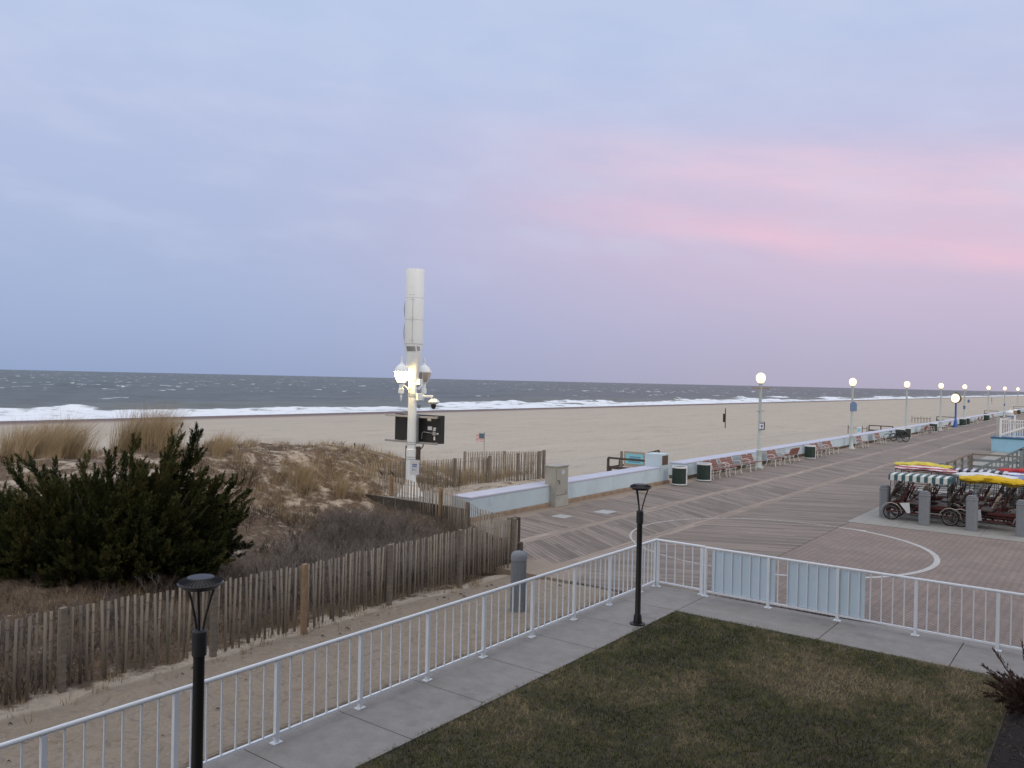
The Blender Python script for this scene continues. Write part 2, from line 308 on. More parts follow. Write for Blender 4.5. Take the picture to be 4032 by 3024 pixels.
# ------------------------------------------------------------------ mesh helpers
class MB:
    def __init__(s): s.v = []; s.f = []; s.mi = []
    def add(s, vs, fs, mi=0):
        o = len(s.v); s.v += [tuple(v) for v in vs]; s.f += [tuple(i+o for i in f) for f in fs]; s.mi += [mi]*len(fs); return s
    def box(s, x0, x1, y0, y1, z0, z1, mi=0):
        return s.add([(x0,y0,z0),(x1,y0,z0),(x1,y1,z0),(x0,y1,z0),(x0,y0,z1),(x1,y0,z1),(x1,y1,z1),(x0,y1,z1)],
              [(0,3,2,1),(4,5,6,7),(0,1,5,4),(1,2,6,5),(2,3,7,6),(3,0,4,7)], mi)
    def bar(s, p, q, w, h, up=(0,0,1), mi=0):
        p, q = Vector(p), Vector(q); dd = (q-p).normalized(); u = Vector(up)
        if abs(dd.dot(u)) > .98: u = Vector((0,1,0))
        a = dd.cross(u).normalized(); b = a.cross(dd)
        vs = [e + a*(sx*w/2) + b*(sy*h/2) for e in (p, q) for sx, sy in ((-1,-1),(1,-1),(1,1),(-1,1))]
        return s.add(vs, [(0,1,2,3),(7,6,5,4),(0,4,5,1),(1,5,6,2),(2,6,7,3),(3,7,4,0)], mi)
    def tube(s, pts, r, n=8, mi=0):
        pts = [Vector(p) for p in pts]; k = len(pts); rs = r if isinstance(r, (list, tuple)) else [r]*k
        vs = []; a = None
        for i, p in enumerate(pts):
            dd = (pts[min(i+1, k-1)] - pts[max(i-1, 0)]).normalized()
            if a is None: a = dd.orthogonal().normalized()
            else: a = (a - dd*a.dot(dd)).normalized()
            b = dd.cross(a)
            vs += [p + (a*math.cos(2*math.pi*j/n) + b*math.sin(2*math.pi*j/n))*rs[i] for j in range(n)]
        fs = [(i*n+j, i*n+(j+1)%n, (i+1)*n+(j+1)%n, (i+1)*n+j) for i in range(k-1) for j in range(n)]
        fs += [tuple(reversed(range(n))), tuple(range((k-1)*n, k*n))]
        return s.add(vs, fs, mi)
    def lathe(s, prof, c=(0,0,0), n=24, ph=0.0, mi=0, cap=True):
        vs = []; 
        for r_, z in prof: vs += [(c[0]+max(r_,1e-4)*math.cos(ph+2*math.pi*j/n), c[1]+max(r_,1e-4)*math.sin(ph+2*math.pi*j/n), c[2]+z) for j in range(n)]
        k = len(prof)
        fs = [(i*n+j, i*n+(j+1)%n, (i+1)*n+(j+1)%n, (i+1)*n+j) for i in range(k-1) for j in range(n)]
        if cap: fs += [tuple(reversed(range(n))), tuple(range((k-1)*n, k*n))]
        return s.add(vs, fs, mi)
    def prism(s, poly, z0, z1, mi=0):
        n = len(poly); vs = [(x, y, z0) for x, y in poly] + [(x, y, z1) for x, y in poly]
        return s.add(vs, [tuple(reversed(range(n))), tuple(range(n, 2*n))] + [(i, (i+1) % n, n+(i+1) % n, n+i) for i in range(n)], mi)
    def torus(s, c, rad, r, axis='y', n=28, m=8, mi=0):
        vs = []
        for i in range(n):
            a = 2*math.pi*i/n
            for j in range(m):
                b = 2*math.pi*j/m; q = rad + r*math.cos(b); h = r*math.sin(b)
                vs.append((c[0]+q*math.cos(a), c[1]+h, c[2]+q*math.sin(a)) if axis == 'y' else (c[0]+h, c[1]+q*math.cos(a), c[2]+q*math.sin(a)))
        return s.add(vs, [(i*m+j, ((i+1) % n)*m+j, ((i+1) % n)*m+(j+1) % m, i*m+(j+1) % m) for i in range(n) for j in range(m)], mi)
    def build(s, name, mats, parent=None, smooth=False, bevel=0.0, loc=None):
        me = bpy.data.meshes.new(name); me.from_pydata([tuple(v) for v in s.v], [], s.f)
        for mm in (mats if isinstance(mats, (list, tuple)) else [mats]): me.materials.append(mm)
        me.polygons.foreach_set('material_index', s.mi)
        if smooth: me.shade_smooth(); 
        me.update(); o = bpy.data.objects.new(name, me); COL.objects.link(o)
        if smooth:
            try: me.set_sharp_from_angle(angle=R(40))
            except Exception: pass
        if parent: o.parent = parent
        if loc: o.location = loc
        if bevel:
            bv = o.modifiers.new('bevel', 'BEVEL'); bv.width = bevel; bv.segments = 2; bv.limit_method = 'ANGLE'
        return o
def tag(o, label=None, cat=None, group=None, kind=None):
    if label: o['label'] = label
    if cat: o['category'] = cat
    if group: o['group'] = group
    if kind: o['kind'] = kind
    return o
def thing(name, label, cat, loc=(0,0,0), rz=0.0, group=None):
    o = bpy.data.objects.new(name, None); COL.objects.link(o); o.location = loc; o.rotation_euler = (0, 0, rz)
    o.empty_display_size = .2
    return tag(o, label, cat, group)
def dup(root, loc, rz=None, label=None, skip=()):
    c = root.copy(); COL.objects.link(c); c.location = loc
    if rz is not None: c.rotation_euler = (0, 0, rz)
    if label: c['label'] = label
    def kids(a, b):
        for ch in [k for k in a.children if k.name.split('.')[0] not in skip]:
            g = ch.copy(); COL.objects.link(g); g.parent = b; kids(ch, g)
    kids(root, c); return c
def bulk(name, V, F, mats, tone=None, parent=None):
    """V (n,3) array, F (m,k) array of one polygon size"""
    me = bpy.data.meshes.new(name); k = F.shape[1]
    me.vertices.add(len(V)); me.vertices.foreach_set('co', V.astype(np.float32).ravel())
    me.loops.add(F.size); me.loops.foreach_set('vertex_index', F.astype(np.int32).ravel())
    me.polygons.add(len(F)); me.polygons.foreach_set('loop_start', np.arange(0, F.size, k, dtype=np.int32))
    me.polygons.foreach_set('loop_total', np.full(len(F), k, dtype=np.int32))
    if tone is not None:
        a = me.attributes.new('tone', 'FLOAT', 'FACE'); a.data.foreach_set('value', tone.astype(np.float32))
    me.materials.append(mats); me.update(calc_edges=True); me.validate()
    o = bpy.data.objects.new(name, me); COL.objects.link(o)
    if parent: o.parent = parent
    return o
# value noise
_P = rng.random((257, 257))
def vnoise(x, y):
    xi = np.floor(x).astype(int); yi = np.floor(y).astype(int); fx = x-xi; fy = y-yi
    fx = fx*fx*(3-2*fx); fy = fy*fy*(3-2*fy); a = _P[xi % 256, yi % 256]; b = _P[(xi+1) % 256, yi % 256]
    c = _P[xi % 256, (yi+1) % 256]; dd = _P[(xi+1) % 256, (yi+1) % 256]
    return (a*(1-fx)+b*fx)*(1-fy) + (c*(1-fx)+dd*fx)*fy
def fbm(x, y, o=4):
    s = 0; a = .5; t = 0
    for i in range(o): s = s + a*vnoise(x*2**i+17.3*i, y*2**i+5.1*i); t += a; a *= .5
    return s/t
def sst(x, a, b):
    t = np.clip((x-a)/(b-a), 0, 1); return t*t*(3-2*t)
# ------------------------------------------------------------------ ground
def hgt(X, Y):
    X = np.asarray(X, float); Y = np.asarray(Y, float)
    beach = -1.0*sst(-X, 22, 33) - 2.35*sst(-X, 70, 138)*1.0 - np.clip(-X-138, 0, 60)*.05
    ridge = 2.35*np.exp(-((X+28.0)/7.0)**2)*sst(-Y, -34, -19)*(1-.10*sst(-Y, -12, 2))
    ridge = ridge*(1-.88*sst(X, -25.5, -20.5)*sst(Y, 13.5, 18.0))
    lumps = (fbm(X*.35, Y*.35, 4)-.5)*.9*np.exp(-((X+26)/9)**2)*sst(-Y, -34, -22)
    hollow = -.40*np.exp(-((X+15)/3.6)**2 - ((Y-17)/4.2)**2)
    bank = .78*sst(-X, 17.0, 17.6)*sst(-X, -25.5, -20.0)*0
    bank = .80*sst(Y, 20.3, 20.6)*sst(-Y, -31.5, -28.0)*(1-sst(-X, 18.2, 24.0)*.95)*sst(-X, 17.3, 17.6)
    left = .35*sst(Y, 20.35, 20.6)*sst(-Y, -29, -25)*sst(-X, 17.4, 17.6)*(1-sst(-X, 22, 25))
    bank = np.maximum(bank*sst(Y, 21.5, 23.5), left)
    ramp = -.0*X
    h = beach + ridge + lumps + hollow + bank + ramp
    rough = (fbm(X*1.7+9, Y*1.7, 3)-.5)*.10*sst(-X, 7.5, 10)
    h = h + rough*np.where(X > -40, 1, 0)
    h = h + .055*sst(Y, 14.0, 15.9)*sst(X, -12.6, -12.0)
    h = h - .16*sst(Y, 16.6, 19.0)*sst(X, -17.0, -16.5)         # below the deck
    pav = (X > -8.75) | ((X > -16.9) & (Y > 20.4)) | ((X > -12.2) & (Y > 16.05))
    inner = ((X > -16.9) & (Y > 20.4)) | ((X > -12.35) & (Y > 15.95)) | (X > -8.7)
    h = np.where(inner, -.35, h)
    return h
def axis_(parts):
    a = [np.linspace(p, q, n, endpoint=False) for p, q, n in parts]; return np.concatenate(a)
gx = axis_([(-12000, -2000, 5), (-2000, -300, 10), (-300, -140, 20), (-140, -40, 70), (-40, -18, 110), (-18, -7.6, 90), (-7.6, 20, 16), (20, 400, 12), (400, 4001, 6)])
gy = axis_([(-6000, -300, 6), (-300, -20, 12), (-20, 2, 14), (2, 36, 190), (36, 90, 60), (90, 400, 60), (400, 2000, 30), (2000, 16001, 10)])
GX, GY = np.meshgrid(gx, gy, indexing='ij'); GZ = hgt(GX, GY)
nx, ny = GX.shape; V = np.stack([GX.ravel(), GY.ravel(), GZ.ravel()], 1)
ii, jj = np.meshgrid(np.arange(nx-1), np.arange(ny-1), indexing='ij'); q = (ii*ny+jj).ravel()
ground = bulk('sand', V, np.stack([q, q+ny, q+ny+1, q+1], 1), sandm); ground.data.shade_smooth(); tag(ground, kind='structure')
veg = (sst(-GX, 11.6, 12.6)*(1-.0*GX))*np.where(GX > -45, 1, 0)*sst(-GY, -31, -27)
veg = veg*(0.74 + .25*np.exp(-((GX+15.5)/3.5)**2) - .10*np.exp(-((GX+23)/3)**2)+.10*sst(-GY, -14, -6)*np.exp(-((GX+15)/4)**2))*(1-sst(-GX, 31, 35))
veg = veg*np.where((GX > -17.0) & (GY > 20.3), 0, 1)*(1-.6*sst(GY, 20.5, 22)*sst(GX, -22.5, -20.5))
at = ground.data.attributes.new('veg', 'FLOAT', 'POINT'); at.data.foreach_set('value', np.clip(veg, 0, 1).astype(np.float32).ravel())
def H(x, y): return float(hgt(np.array([x]), np.array([y]))[0])
def struct(name, mb, m, bevel=0): return tag(mb.build(name, m, bevel=bevel), kind='structure')
# paved surfaces
struct('boardwalk', MB().prism([(-8.72,16.95),(-8.72,16.05),(-12.3,15.95),(-12.3,17.3),(-14.1,18.9),(-15.1,19.25),(-16.86,20.38),(-16.86,33.9),(-18.5,33.9),(-18.5,37),(-16.86,37),(-16.86,1500),(-7.52,1500),(-7.52,29.62),(-7.4,29.5),(-7.4,17.06),(-8.5,16.95)], -.34, 0), deckm)
struct('brick_plaza', MB().prism([(-7.385,17.1),(60,19.5),(60,29.48),(-7.385,29.48)], -.2, -.002), brickm)
pad = MB()
pad.prism([(-7.505,29.60),(-5.9,29.60),(-5.9,90),(-7.505,90)], -.2, .002)
xx = -5.888
while xx < 20: pad.prism([(xx,29.60),(xx+2.388,29.60),(xx+2.388,90),(xx,90)], -.2, .002+.0008*(int(xx*7) % 3)); xx += 2.4
pad.prism([(-7.37,29.49),(20,29.49),(20,29.595),(-7.37,29.595)], -.2, .016)
struct('pavement', pad, padm)
wk = MB(); ys = [-6,-4.4,-2.9,-1.4,.1,1.6,3.1,4.6,6.1,7.62,9.13,10.64,12.2,13.75,15.33]
for a, b in zip(ys, ys[1:]): wk.box(-8.68, -7.17, a+.008, b-.008, -.2, .018)
wk.box(-8.68, -7.17, 15.338, 16.98, -.2, .018)
xs = [-7.17,-4.35,-2.2,.3,2.8,5.3]
for a, b in zip(xs, xs[1:]): wk.box(a+.008 if a > -7 else a+.014, b-.008, 15.33, 16.99, -.2, .018)
wk.prism([(-4.6,17.0),(6,17.0),(6,18.2),(-4.6,17.06)], -.2, .006)
struct('walkway', wk, concm)
struct('lawn_ground', MB().prism([(-7.16,-6),(-1.22,-6),(-1.22,14.2),(-.6,15.30),(-7.16,15.31)], -.2, .0), soilm)
struct('mulch_bed', MB().prism([(-1.21,-6),(6,-6),(6,15.30),(-.58,15.30),(-1.21,14.2)], -.2, .02), mulchm)
struct('tower_pad', MB().box(-21.6, -17.70, 20.46, 22.3, -.2, .40), padm)
# painted game circle, as thin sheets on the paving
cc, rad = (-8.08, 24.0), 4.25
def arc(a0, a1, w_, z, step=2.5):
    m = MB(); n = max(2, int((a1-a0)/step)); vs = []
    for i in range(n+1):
        a = R(a0+(a1-a0)*i/n); vs += [(cc[0]+(rad-w_/2)*math.cos(a), cc[1]+(rad-w_/2)*math.sin(a), z), (cc[0]+(rad+w_/2)*math.cos(a), cc[1]+(rad+w_/2)*math.sin(a), z)]
    m.add(vs, [(2*i, 2*i+1, 2*i+3, 2*i+2) for i in range(n)]); return m
a1 = arc(-76, 76, .15, .004); a1.box(-7.35, -6.5, 28.02, 28.15, .003, .008)
struct('painted_line', a1, paint1)
a2 = arc(82, 284-10, .07, .0045)
struct('worn_painted_line', a2, paint2)
ht = thing('hotel', 'pale hotel block out of view, added to shade the lawn and mulch bed', 'building', (1.6, -30, 0))  # unseen beside the viewpoint; added so its bulk shades the foreground
MB().box(0, 14, 0, 46, 0, 13).build('wall', mat('hotel_render', (.42, .40, .38), .85, var=.08), ht)
MB().box(-.3, 14.2, -.3, 46.3, 13.01, 13.4).build('roof', padm, ht)
for fl_ in range(4):
    for k_ in range(11):
        if fl_ == 1 and 6 < k_ < 9: continue
        MB().box(-.04, -.005, 1.2+k_*4.1, 3.4+k_*4.1, .4+fl_*3.2, 2.6+fl_*3.2).build('window', blackd, ht)
# ------------------------------------------------------------------ sea
nr, na = 330, 760
rad_ = 90*np.power(16000/90., np.linspace(0, 1, nr)); ang = np.radians(np.linspace(-60, 62, na)) 
RR, AA = np.meshgrid(rad_, ang, indexing='ij')
SX = RR*np.sin(AA-HEAD); SY = RR*np.cos(AA-HEAD)
SX = np.minimum(SX, -118.0)
sw = np.zeros_like(SX)
for k in range(26):
    th = rng.normal(math.pi, .55); L = 5.5*(1.28**(k*.42)); ph = rng.uniform(0, 6.3); am = .0075*L*(1 if L < 25 else 25/L)
    sw += am*(1-np.abs(np.sin((SX*math.cos(th)+SY*math.sin(th))*math.pi/L+ph)))*2*(.35+1.3*vnoise(SX/37+k*3, SY/53+k))
sw = sw-sw.mean()
off = -SX-137                                     # metres seaward of the waterline
amp = sst(off, -2, 45)
wig = 9*(fbm(SX*0+3.3, SY/60., 4)-.5)+5*(fbm(SX*0+8.3, SY/17., 3)-.5)
brk = np.zeros_like(SX); foam = np.zeros_like(SX)
for c0, hh, ww, thr in ((10, .2, 2.2, .30), (18, .55, 2.2, .38), (29, .8, 2.5, .48), (55, 1.0, 2.8, .60)):
    dd = off-(c0+wig*(1+c0/50)); on = sst(fbm(SY/34.+c0, SX*0+c0*.7, 3), thr, thr+.10)
    prof = np.where(dd > 0, np.exp(-(dd/(ww*1.8))**2), np.exp(-(dd/ww)**2)); brk += hh*prof*(.25+.75*on)
    foam = np.maximum(foam, on*np.where(dd > 0, np.exp(-(dd/1.6)**2), np.exp(-(np.clip(-dd-9, 0, 99)/5)**2)))
wash = (1-sst(off+wig*.9, 12, 27))
streak = fbm(SX/9.0+3, SY/3.2, 4)
foam = np.maximum(foam*(.45+1.0*streak), wash*np.clip(.10+.95*fbm(SX/11.+9, SY/9.+3, 4)-.25*(streak-.5)*4*.5, 0, 1)+wash*.35*np.exp(-((off-3)/2.5)**2))
caps = sst(fbm(SX/4.0+40, SY/9., 3)*.74 + fbm(SX/90., SY/120.+9, 2)*.20 + np.clip(sw, -.5, .6)*.14, .655, .70)*sst(off, 60, 90)*.75
foam = np.clip(np.maximum(foam, caps), 0, 1)
SZ = -3.30 + sw*amp*.75 + brk*sst(-np.abs(RR), -2500, -500)
SZ = np.where(off < 2, -3.36, SZ)
V = np.stack([SX.ravel(), SY.ravel(), SZ.ravel()], 1)
ii, jj = np.meshgrid(np.arange(nr-1), np.arange(na-1), indexing='ij'); q = (ii*na+jj).ravel()
def seamat():
    m = bpy.data.materials.new('sea_water'); m.use_nodes = True; t = NT(m.node_tree); b = m.node_tree.nodes['Principled BSDF']
    co = t.node('ShaderNodeTexCoord').outputs['Object']; f = t.node('ShaderNodeAttribute', attribute_name='foam').outputs['Fac']
    x, y, z = t.sep(co)
    nn = t.noise(t.vm('MULTIPLY', co, (.55, .28, .8)), 1.0, 6, .7)
    fm = t.ss(t.m('ADD', f, t.m('MULTIPLY', t.m('SUBTRACT', nn, .5), 1.7)), .40, .92)
    deep = t.mix(t.noise(t.vm('MULTIPLY', co, (.05, .02, 1)), 1.0, 5, .6), (.050, .064, .070), (.100, .117, .118))
    deep = t.mix(t.ss(x, -230, -165), deep, (.105, .120, .105))
    t.put(b.inputs['Base Color'], t.mix(fm, deep, (.72, .79, .86)))
    t.put(b.inputs['Roughness'], t.mix(fm, (.42,)*3, (.85,)*3)); b.inputs['IOR'].default_value = 1.33
    b.inputs['Specular IOR Level'].default_value = .40
    hh = t.m('ADD', t.m('MULTIPLY', t.noise(t.vm('MULTIPLY', co, (1, .6, 1)), .9, 4, .6), 1.0), t.m('MULTIPLY', fm, .5))
    bn = t.node('ShaderNodeBump'); bn.inputs['Strength'].default_value = .9; bn.inputs['Distance'].default_value = .35
    t.put(bn.inputs['Height'], hh); t.l.new(bn.outputs[0], b.inputs['Normal'])
    return m
sea = bulk('sea', V, np.stack([q, q+1, q+na+1, q+na], 1), seamat()); sea.data.shade_smooth(); tag(sea, kind='structure')
at = sea.data.attributes.new('foam', 'FLOAT', 'POINT'); at.data.foreach_set('value', foam.astype(np.float32).ravel())
sf = MB(); sf.add([(-40000,-40000,-4.6),(-137,-40000,-4.6),(-137,40000,-4.6),(-40000,40000,-4.6)], [(0,1,2,3)])
# ------------------------------------------------------------------ vegetation builders
def blades(n, base, height, lean, width, segs=3, spread=.25):
    """returns V,F,tone for n curved blades; base (n,3), height (n), lean (n,2) tip offset"""
    t = np.linspace(0, 1, segs+1)[None, :, None]
    az_ = rng.uniform(0, 2*math.pi, n); side = np.stack([np.cos(az_), np.sin(az_), np.zeros(n)], 1)[:, None, :]
    ctr = base[:, None, :] + np.concatenate([lean[:, None, :]*t**2, (height[:, None, None]*(t-.18*t**2*np.clip(np.linalg.norm(lean, axis=1)[:, None, None]/np.maximum(height, .01)[:, None, None], 0, 1.5)))], 2)
    wd = (width[:, None, None] if isinstance(width, np.ndarray) else width)*(1-.85*t)
    a = ctr - side*wd/2; b = ctr + side*wd/2
    V = np.stack([a, b], 2).reshape(-1, 3); per = 2*(segs+1)
    k = np.arange(n)[:, None]*per; s = (np.arange(segs)*2)[None, :]
    F = np.stack([k+s, k+s+1, k+s+3, k+s+2], 2).reshape(-1, 4)
    return V, F
def join(parts):
    Vs, Fs, Ts = [], [], []; o = 0
    for V, F, T in parts: Vs.append(V); Fs.append(F+o); Ts.append(T); o += len(V)
    return np.concatenate(Vs), np.concatenate(Fs), np.concatenate(Ts)
# lawn
n = 150000; bx = rng.uniform(-7.34, -1.2, n); by = rng.uniform(2.0, 15.46, n)
keepm = ~((bx > -1.25+.0*by) | (by > 15.27+.16*fbm(bx*1.3, bx*0, 4)) | (bx < -7.12-.17*fbm(by*1.3, by*0+3, 4))); bx, by = bx[keepm], by[keepm]; n = len(bx)
clump = fbm(bx*1.1, by*1.1, 4); fine = fbm(bx*7+50, by*7, 2)
base = np.stack([bx, by, np.zeros(n)], 1); hh = .022+.050*fine*rng.random(n)+.02*rng.random(n)
lean = rng.normal(0, .032, (n, 2)); V, F = blades(n, base, hh, lean, .006+.006*rng.random(n), 2)
pat = sst(fbm(bx*.45+7, by*.45+2, 3), .52, .66); tone = np.clip(.24+1.7*(clump-.45)+.55*(rng.random(n)-.4)+1.0*(fine-.5)+.30*pat, 0, 1)
tag(bulk('lawn_grass', V, F, grassm, np.repeat(tone, 2)), kind='stuff')
# dune grass
def tuft(cx, cy, r_, nb, h_, ln=(.0, .0), tn=.5, w_=.012, zt=.0):
    a = rng.uniform(0, 2*math.pi, nb); rr_ = r_*np.sqrt(rng.random(nb)); x = cx+rr_*np.cos(a); y = cy+rr_*np.sin(a)
    z = hgt(x, y)-.02+zt
    hs = h_*(.55+.55*rng.random(nb)); le = np.stack([np.cos(a)*.25*hs+ln[0]*hs+rng.normal(0, .10, nb)*hs, np.sin(a)*.25*hs+ln[1]*hs+rng.normal(0, .10, nb)*hs], 1)
    V, F = blades(nb, np.stack([x, y, z], 1), hs, le, w_*(.6+.8*rng.random(nb)), 3)
    return V, F, np.repeat(np.clip(tn+.28*rng.normal(size=nb), 0, 1), 3)
dirr = (math.cos(HEAD)*.28, math.sin(HEAD)*.28)
parts = []
def cam2(xc, yc): return (math.cos(HEAD)*xc - math.sin(HEAD)*yc, math.sin(HEAD)*xc+math.cos(HEAD)*yc)
# tall dense stands on the crest at the left
for (sx, sd, r_, k, h_) in ((-16.6, 28.8, 1.1, 34, 1.5), (-15.2, 27.2, 1.2, 34, 1.35), (-14.9, 25.2, .9, 22, 1.15), (-13.2, 28.8, 1.0, 34, 1.55), (-12.2, 28.0, .7, 20, 1.3), (-18.3, 28.6, 1.2, 12, .7), (-10.1, 28.6, .6, 10, .75), (-7.6, 28.6, .7, 12, .8), (-5.9, 28.9, .7, 8, .6)):
    for i in range(k):
        a = rng.uniform(0, 6.28); q_ = r_*math.sqrt(rng.random()); X, Y = cam2(sx+q_*math.cos(a), sd+q_*.8*math.sin(a))
        parts.append(tuft(X, Y, .22, 62, h_*1.2*rng.uniform(.7, 1.05), dirr, rng.uniform(.3, .75), .011))
for i in range(1900):       # scattered over the dune
    X = rng.uniform(-35, -19.5); Y = rng.uniform(3, 31)
    dens = fbm(np.array([X*.30+3]), np.array([Y*.30]), 3)[0]
    edge = math.exp(-((X+30.5)/2.2)**2)
    if rng.random() > (dens-.28)*1.9 + .6*edge: continue
    if Y > 27.5 and X > -24: continue
    if X > -22.5 and 17.0 < Y < 23.0: continue
    hmul = .27 + .24*edge if Y > 20 else .36+.25*edge
    parts.append(tuft(X, Y, rng.uniform(.12, .4), int(rng.uniform(16, 46)), hmul*rng.uniform(.7, 1.25), dirr, rng.uniform(.1, .75), .011))
for i in range(190):       # golden weeds behind the bare bushes and by the rear fence
    X = rng.uniform(-24.0, -18.2); Y = rng.uniform(15.8, 22.5) if i % 2 else rng.uniform(22.5, 27.5)
    if X > -22.3 and 17.5 < Y < 22.6: continue
    if Y > 22.5 and X > -18.8: continue
    parts.append(tuft(X, Y, rng.uniform(.15, .4), 34, rng.uniform(.35, .75), (.05, .05), rng.uniform(.05, .55), .010))
for i in range(90):        # tufts along the feet of the near fence
    Y = rng.uniform(2.5, 16.3); X = -11.95+rng.normal(0, .22)
    parts.append(tuft(X, Y, .12, 16, rng.uniform(.08, .22), (0, 0), rng.uniform(0, .4), .009))
for i in range(620):       # low litter grass between fence and shrub
    X = rng.uniform(-17.5, -12.2); Y = rng.uniform(2, 14)
    parts.append(tuft(X, Y, .25, 22, rng.uniform(.08, .26), (.1, .0), rng.uniform(.0, .6), .009))
V, F, T = join(parts); tag(bulk('dune_grass', V, F, dunem, T), kind='stuff')
# bare bushes: branching twig prototypes
def twig_proto(k, h_, sp=.5, kink=.18):
    segs = []
    def grow(p, dd, L, r_, lev):
        q_ = p + dd*L; segs.append((p, q_, r_, r_*.65))
        if lev == 0: return
        for j in range(2 if rng.random() < .6 else 3):
            nd = dd + rng.normal(0, .42, 3)*np.array([1, 1, .55]); nd[2] = abs(nd[2])*.9+.12; nd /= np.linalg.norm(nd)
            grow(p + dd*L*rng.uniform(.45, 1.0), nd, L*rng.uniform(.55, .85), r_*.65, lev-1)
    for i in range(k):
        a = rng.uniform(0, 6.28); p = np.array([math.cos(a), math.sin(a), 0])*rng.uniform(0, sp*.35)
        dd = np.array([math.cos(a)*.45, math.sin(a)*.45, 1.0]) + rng.normal(0, kink, 3); dd /= np.linalg.norm(dd)
        grow(p, dd, h_*rng.uniform(.32, .5), .009, 3)
    P = np.array([s[0] for s in segs]); Q = np.array([s[1] for s in segs]); ra = np.array([s[2] for s in segs]); rb = np.array([s[3] for s in segs])
    D = Q-P; D /= np.linalg.norm(D, axis=1)[:, None]; U = np.cross(D, [0.3, .2, 1.0]); U /= np.linalg.norm(U, axis=1)[:, None]; Wv = np.cross(D, U)
    out = []
    for j in range(3):
        a = 2*math.pi*j/3; o_ = U*math.cos(a)+Wv*math.sin(a); out.append((P+o_*ra[:, None], Q+o_*rb[:, None]))
    V = np.stack([out[0][0], out[1][0], out[2][0], out[0][1], out[1][1], out[2][1]], 1).reshape(-1, 3)
    k6 = np.arange(len(P))[:, None]*6
    F = np.concatenate([k6+np.array([0, 1, 4, 3]), k6+np.array([1, 2, 5, 4]), k6+np.array([2, 0, 3, 5])], 0)
    return V, F
def scatter(protos, spots):
    parts = []
    for (x, y, s, tn) in spots:
        V, F = protos[int(rng.integers(len(protos)))]; a = rng.uniform(0, 6.28); ca_, sa_ = math.cos(a), math.sin(a)
        W_ = np.stack([V[:, 0]*ca_-V[:, 1]*sa_, V[:, 0]*sa_+V[:, 1]*ca_, V[:, 2]], 1)*s + np.array([x, y, H(x, y)-.03])
        parts.append((W_, F, np.clip(tn+.25*rng.normal(size=len(F)), 0, 1)))
    return join(parts)
protos = [twig_proto(4, .95) for i in range(5)]
spots = []
litter = [(rng.uniform(-15.5, -12.4), rng.uniform(2, 11), rng.uniform(.35, .8), rng.uniform(.0, .5)) for i in range(170)]
litter += [(rng.uniform(-15.2, -12.4), rng.uniform(10.5, 16.8), rng.uniform(.95, 1.25), rng.uniform(.4, .9)) for i in range(110)]
litter = [q_ for q_ in litter if q_[1] < 16.6+(-12.3-q_[0])*.9]
while len(spots) < 640:
    X = rng.uniform(-20.6, -12.35); Y = rng.uniform(9.6, 20.2)
    lim = 20.1 if X < -15.5 else (17.0 + (-12.3-X)*1.0)
    if Y > lim: continue
    if Y < 12.2 and rng.random() < .6: continue
    if X < -16.6 and Y < 13.5+(-16.6-X)*1.1: continue
    spots.append((X, Y, rng.uniform(.6, 1.02)*(.75 if Y < 12.5 else (.62 if Y > 18.2 else 1)), rng.uniform(.25, .85)))
V, F, T = scatter(protos, spots+litter); tag(bulk('bare_twig_thicket', V, F, twigm, T), kind='stuff')
protos2 = [twig_proto(6, .55, .8, .35) for i in range(4)]
spots = [(rng.uniform(-32, -18.5), rng.uniform(4, 24), rng.uniform(.35, .9), rng.uniform(.1, .7)) for i in range(230)]
spots += [(rng.uniform(-17.5, -12.4), rng.uniform(1.5, 11.5), rng.uniform(.4, .9), rng.uniform(.1, .9)) for i in range(190)]
spots += [(rng.uniform(-21.5, -16.8), rng.uniform(12.4, 18.5), rng.uniform(.5, .95), rng.uniform(.1, .8)) for i in range(110)]
V, F, T = scatter(protos2, spots); tag(bulk('dune_brush', V, F, darktw, T), kind='stuff')
# one dark rounded bush on the dune
X, Y = cam2(-8.8, 27.3); db = thing('dead_shrub', 'small dark twiggy bush standing alone on the open dune sand', 'shrub', (X, Y, H(X, Y)))
pr = twig_proto(26, .85, .5, .3); st = bulk('branches', pr[0], pr[1], darktw, np.clip(.2+.2*rng.normal(size=len(pr[1])), 0, 1)); st.parent = db
pr = twig_proto(3, .5, .3, .3); st = bulk('stem', pr[0]*[1, 1, .6], pr[1], darktw, np.full(len(pr[1]), .1)); st.parent = db
# two tall seed stalks in front of the screen bracket
for k, (sx, sd, h_) in enumerate(((-3.98, 25.6, 1.75), (-3.62, 25.6, 1.72))):
    X, Y = cam2(sx, sd); g = thing('seed_stalk', ['left of two tall dry seed stalks below the screen bracket', 'right of two tall dry seed stalks below the screen bracket'][k], 'plant', (X, Y, H(X, Y)), group='tall dry seed stalks')
    MB().tube([(0, 0, 0), (.03, .02, .5), (.0, .02, 1.0), (.04, .03, h_*.8), (-.03, .0, h_)], [.012, .011, .009, .008, .006], 5).build('stem', MATS['grey_wood'], g)
    MB().tube([(-.03, .0, h_-.02), (-.08, -.04, h_+.08), (-.14, -.08, h_+.16)], [.01, .035, .006], 6).build('seed_head', MATS['dark_wood'], g)
